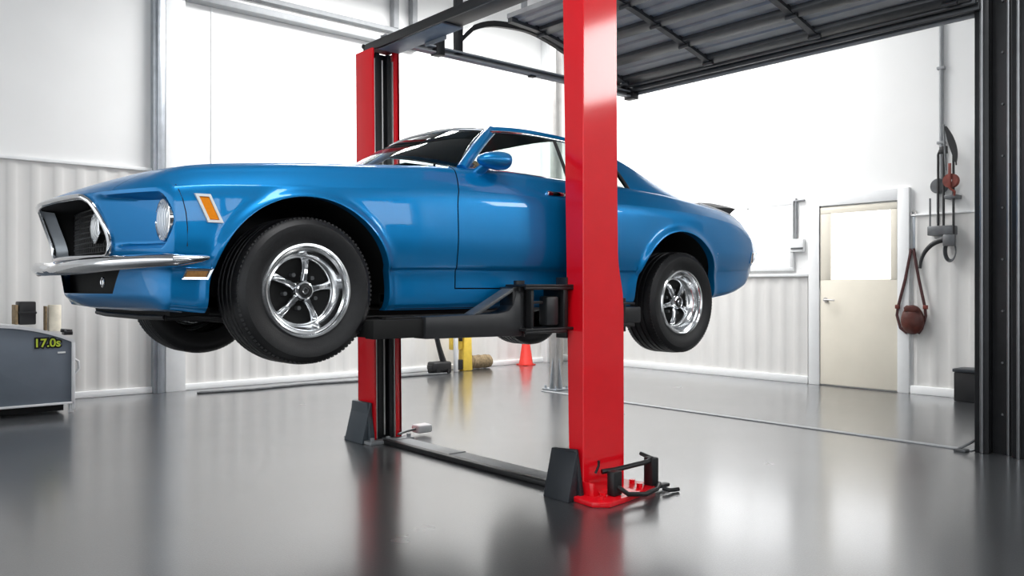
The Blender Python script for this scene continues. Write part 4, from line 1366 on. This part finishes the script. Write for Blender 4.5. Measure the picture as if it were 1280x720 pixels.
# hanging leather pouch on a steel hook bar
hk = thing('hook_bar', 'slim steel hook bar fixed to the wall right of the cream door', 'hook', (WX, 4.05, 1.6))
b = MB(); b.box((WX - .02, 4.035, 1.56), (WX, 4.068, 1.98), .006); b.tube([(WX - .01, 4.05, 1.58), (WX - .05, 4.05, 1.57), (WX - .06, 4.05, 1.60)], .010, 8); b.build('bar', M['steel'], hk)
b = MB(); b.lathe([(.018, -.012), (.030, -.014), (.034, 0), (.030, .010), (.018, .010)], (WX - .022, 4.05, 1.98), 'x', 20, closed=True); b.build('ring', M['lightsteel'], hk)
po = thing('leather_pouch', 'oxblood leather pouch hanging by a long strap from the steel hook bar', 'bag', (WX - .08, 4.05, .63))
b = MB()
n0 = 0
bm_ = bmesh.new(); bmesh.ops.create_uvsphere(bm_, u_segments=28, v_segments=18, radius=1)
for v in bm_.verts:
    z = v.co.z
    v.co = Vector((WX - .085 + v.co.x * .065, 4.035 + v.co.y * .125 * (1 - .06 * z), .81 + z * .165 * (1 if z > 0 else .95)))
b._merge(bm_); b.build('pouch', M['leather'], po, ang=70)
b = MB(); b.prism([(3.97, .90), (4.10, .90), (4.11, .945), (4.08, .972), (3.99, .972), (3.96, .945)], 'x', WX - .142, WX - .12, .006)
b.build('flap', M['leather'], po)
b = MB()
for s, yy in ((1, 4.20), (-1, 3.91)):
    b.tube([(WX - .055, 4.05 + s * .012, 1.59), (WX - .06, 4.05 + (yy - 4.05) * .5, 1.26), (WX - .07, yy, .95), (WX - .075, yy + s * .01, .86), (WX - .08, yy - s * .03, .72), (WX - .085, 4.035 + s * .06, .665)], .013, 8, flat=(1.3, .7))
b.build('strap', M['strap'], po)
b = MB()
for yy in (4.205, 3.905): b.box((WX - .09, yy - .022, .93), (WX - .05, yy + .022, .975), .006)
build_each(b, 'buckle', M['rust'], po)

# rack of hanging tools, right of the pouch
rk = thing('tool_rack', 'grey tool rack of upright rods fixed to the wall beside the dark jamb', 'tool rack', (WX, 3.65, 1.6))
b = MB()
b.box((WX - .14, 3.60, 1.72), (WX, 3.86, 1.82), .01); b.box((WX - .13, 3.56, 2.10), (WX - .0, 3.69, 2.14), .006)
b.cyl((WX - .11, 3.84, 1.80), (WX - .11, 3.84, 2.12), .010, seg=8)
b.build('rack_shelf', M['toolgrey'], rk)
b = MB()
for y, z0, z1 in ((3.70, 1.74, 2.62), (3.60, 1.62, 2.58), (3.755, 1.80, 2.58)): b.cyl((WX - .115, y, z0), (WX - .115, y, z1), .013, seg=8)
b.tube([(WX - .115, 3.755, 2.58), (WX - .115, 3.74, 2.62), (WX - .115, 3.70, 2.62)], .012, 8)
b.box((WX - .135, 3.66, 2.58), (WX - .095, 3.74, 2.66), .01)
build_each(b, 'rack_rod', M['black'], rk)
sb = thing('bow_saw', 'dark curved blade hanging at the top of the tool rack', 'saw', (WX - .1, 3.63, 2.6))
b = MB()
P = []
for i in range(16):
    a = i / 15.0
    c = Vector((WX - .16, 3.66 - .085 * math.sin(PI * .5 * a) - .02 * a, 2.86 - .42 * a))
    wd = .006 + .030 * math.sin(PI * min(1, a * 1.1)) ** .7
    P.append([c + Vector((-.006, wd, 0)), c + Vector((-.006, -wd, 0)), c + Vector((.006, -wd, 0)), c + Vector((.006, wd, 0)), c + Vector((-.006, wd, 0))])
b.grid(P); b.build('blade', M['black'], sb)
b = MB(); b.tube([(WX - .155, 3.68, 2.88), (WX - .155, 3.675, 2.70), (WX - .155, 3.66, 2.40)], .010, 8); b.build('saw_back', M['toolgrey'], sb)
rt = thing('pulley', 'rust red pulley block hanging on the middle of the tool rack', 'pulley', (WX - .12, 3.60, 2.2))
b = MB(); b.lathe([(.02, -.03), (.075, -.03), (.06, 0), (.075, .03), (.02, .03)], (WX - .175, 3.60, 2.28), 'x', 20, closed=True); b.build('sheave', M['rust'], rt)
b = MB(); b.box((WX - .22, 3.585, 2.20), (WX - .205, 3.615, 2.46), .004); b.tube([(WX - .21, 3.60, 2.20), (WX - .21, 3.55, 2.16), (WX - .20, 3.56, 2.12)], .012, 8); b.build('hanger', M['rust'], rt)
sk = thing('sickle', 'black curved hand hook hanging below the tool rack shelf', 'hand tool', (WX - .1, 3.75, 1.5))
b = MB()
pts = []
for i in range(18):
    a = math.radians(75 + 105 * i / 17.0)
    pts.append((WX - .145, 3.66 - .27 * math.cos(a) * 1.0, 1.37 + .30 * math.sin(a)))
b.tube(pts, [.034 - .018 * i / 17.0 for i in range(18)], 10, flat=(.45, 1)); b.build('hook_blade', M['black'], sk)
b = MB(); b.box((WX - .17, 3.57, 1.60), (WX - .12, 3.69, 1.7205), .010); b.build('grip', M['toolgrey'], sk)
cl = thing('wire_coil', 'loose coil of grey wire hanging under the shelf of the tool rack', 'wire coil', (WX - .1, 3.64, 1.45))
b = MB()
for k in range(4):
    b.tube([(WX - .05 - .012 * k, 3.65 + (.045 + .006 * k) * math.cos(2 * PI * i / 24), 1.555 + (.095 + .008 * k) * math.sin(2 * PI * i / 24)) for i in range(24)], .006, 6, closed=True)
b.build('coil', M['toolgrey'], cl)
b = MB(); b.box((WX - .10, 3.63, 1.63), (WX - .01, 3.67, 1.69), .006); b.build('coil_tie', M['black'], cl)
# dark box at the foot of the right wall
db = thing('floor_box', 'small black box on the floor at the foot of the dark jamb', 'box', (9.1, 3.4, 0))
b = MB(); b.box((8.98, 3.20, 0), (9.24, 3.52, .30), .012); b.build('box_body', M['black'], db)
b = MB(); b.box((8.97, 3.19, .30), (9.245, 3.53, .335), .008); b.build('box_lid', M['guard'], db)

# ================================================================= LIGHT
w = bpy.data.worlds.new('sky'); SC.world = w; w.use_nodes = True
bg = w.node_tree.nodes['Background']
bg.inputs['Color'].default_value = (0.93, 0.97, 1.0, 1); bg.inputs['Strength'].default_value = 1.6
def area(name, loc, rot, sx, sy, power, col=(1, 1, 1)):
    l = bpy.data.lights.new(name, 'AREA'); l.shape = 'RECTANGLE'; l.size = sx; l.size_y = sy; l.energy = power; l.color = col
    o = bpy.data.objects.new(name, l); COL.objects.link(o); o.location = loc; o.rotation_euler = rot
    return o
area('ceiling_lamp', (5.4, 7.9, 4.95), (0, 0, 0), 3.0, 1.0, 250)
area('ceiling_lamp', (7.7, 7.0, 5.2), (0, 0, 0), 1.0, 2.6, 200)
area('ceiling_lamp', (1.4, 1.8, 5.6), (0, 0, 0), 3.0, 1.2, 130)  # unseen lamp added to brighten the fender tops and post faces

# ================================================================= CAMERA
cam = bpy.data.cameras.new('camera'); co = bpy.data.objects.new('camera', cam); COL.objects.link(co)
cam.sensor_width = 36.0; cam.lens = 1038.0 / 1280.0 * 36.0
ang = math.radians(49.4)
co.location = (0, 0, 1.16)
fwd = Vector((math.cos(ang), math.sin(ang), 0))
co.rotation_euler = fwd.to_track_quat('-Z', 'Y').to_euler()
cam.clip_end = 200
SC.camera = co
SC.view_settings.view_transform = 'Standard'; SC.view_settings.look = 'None'
SC.view_settings.exposure = 0.18; SC.view_settings.gamma = 1.0
SC.view_settings.use_curve_mapping = False
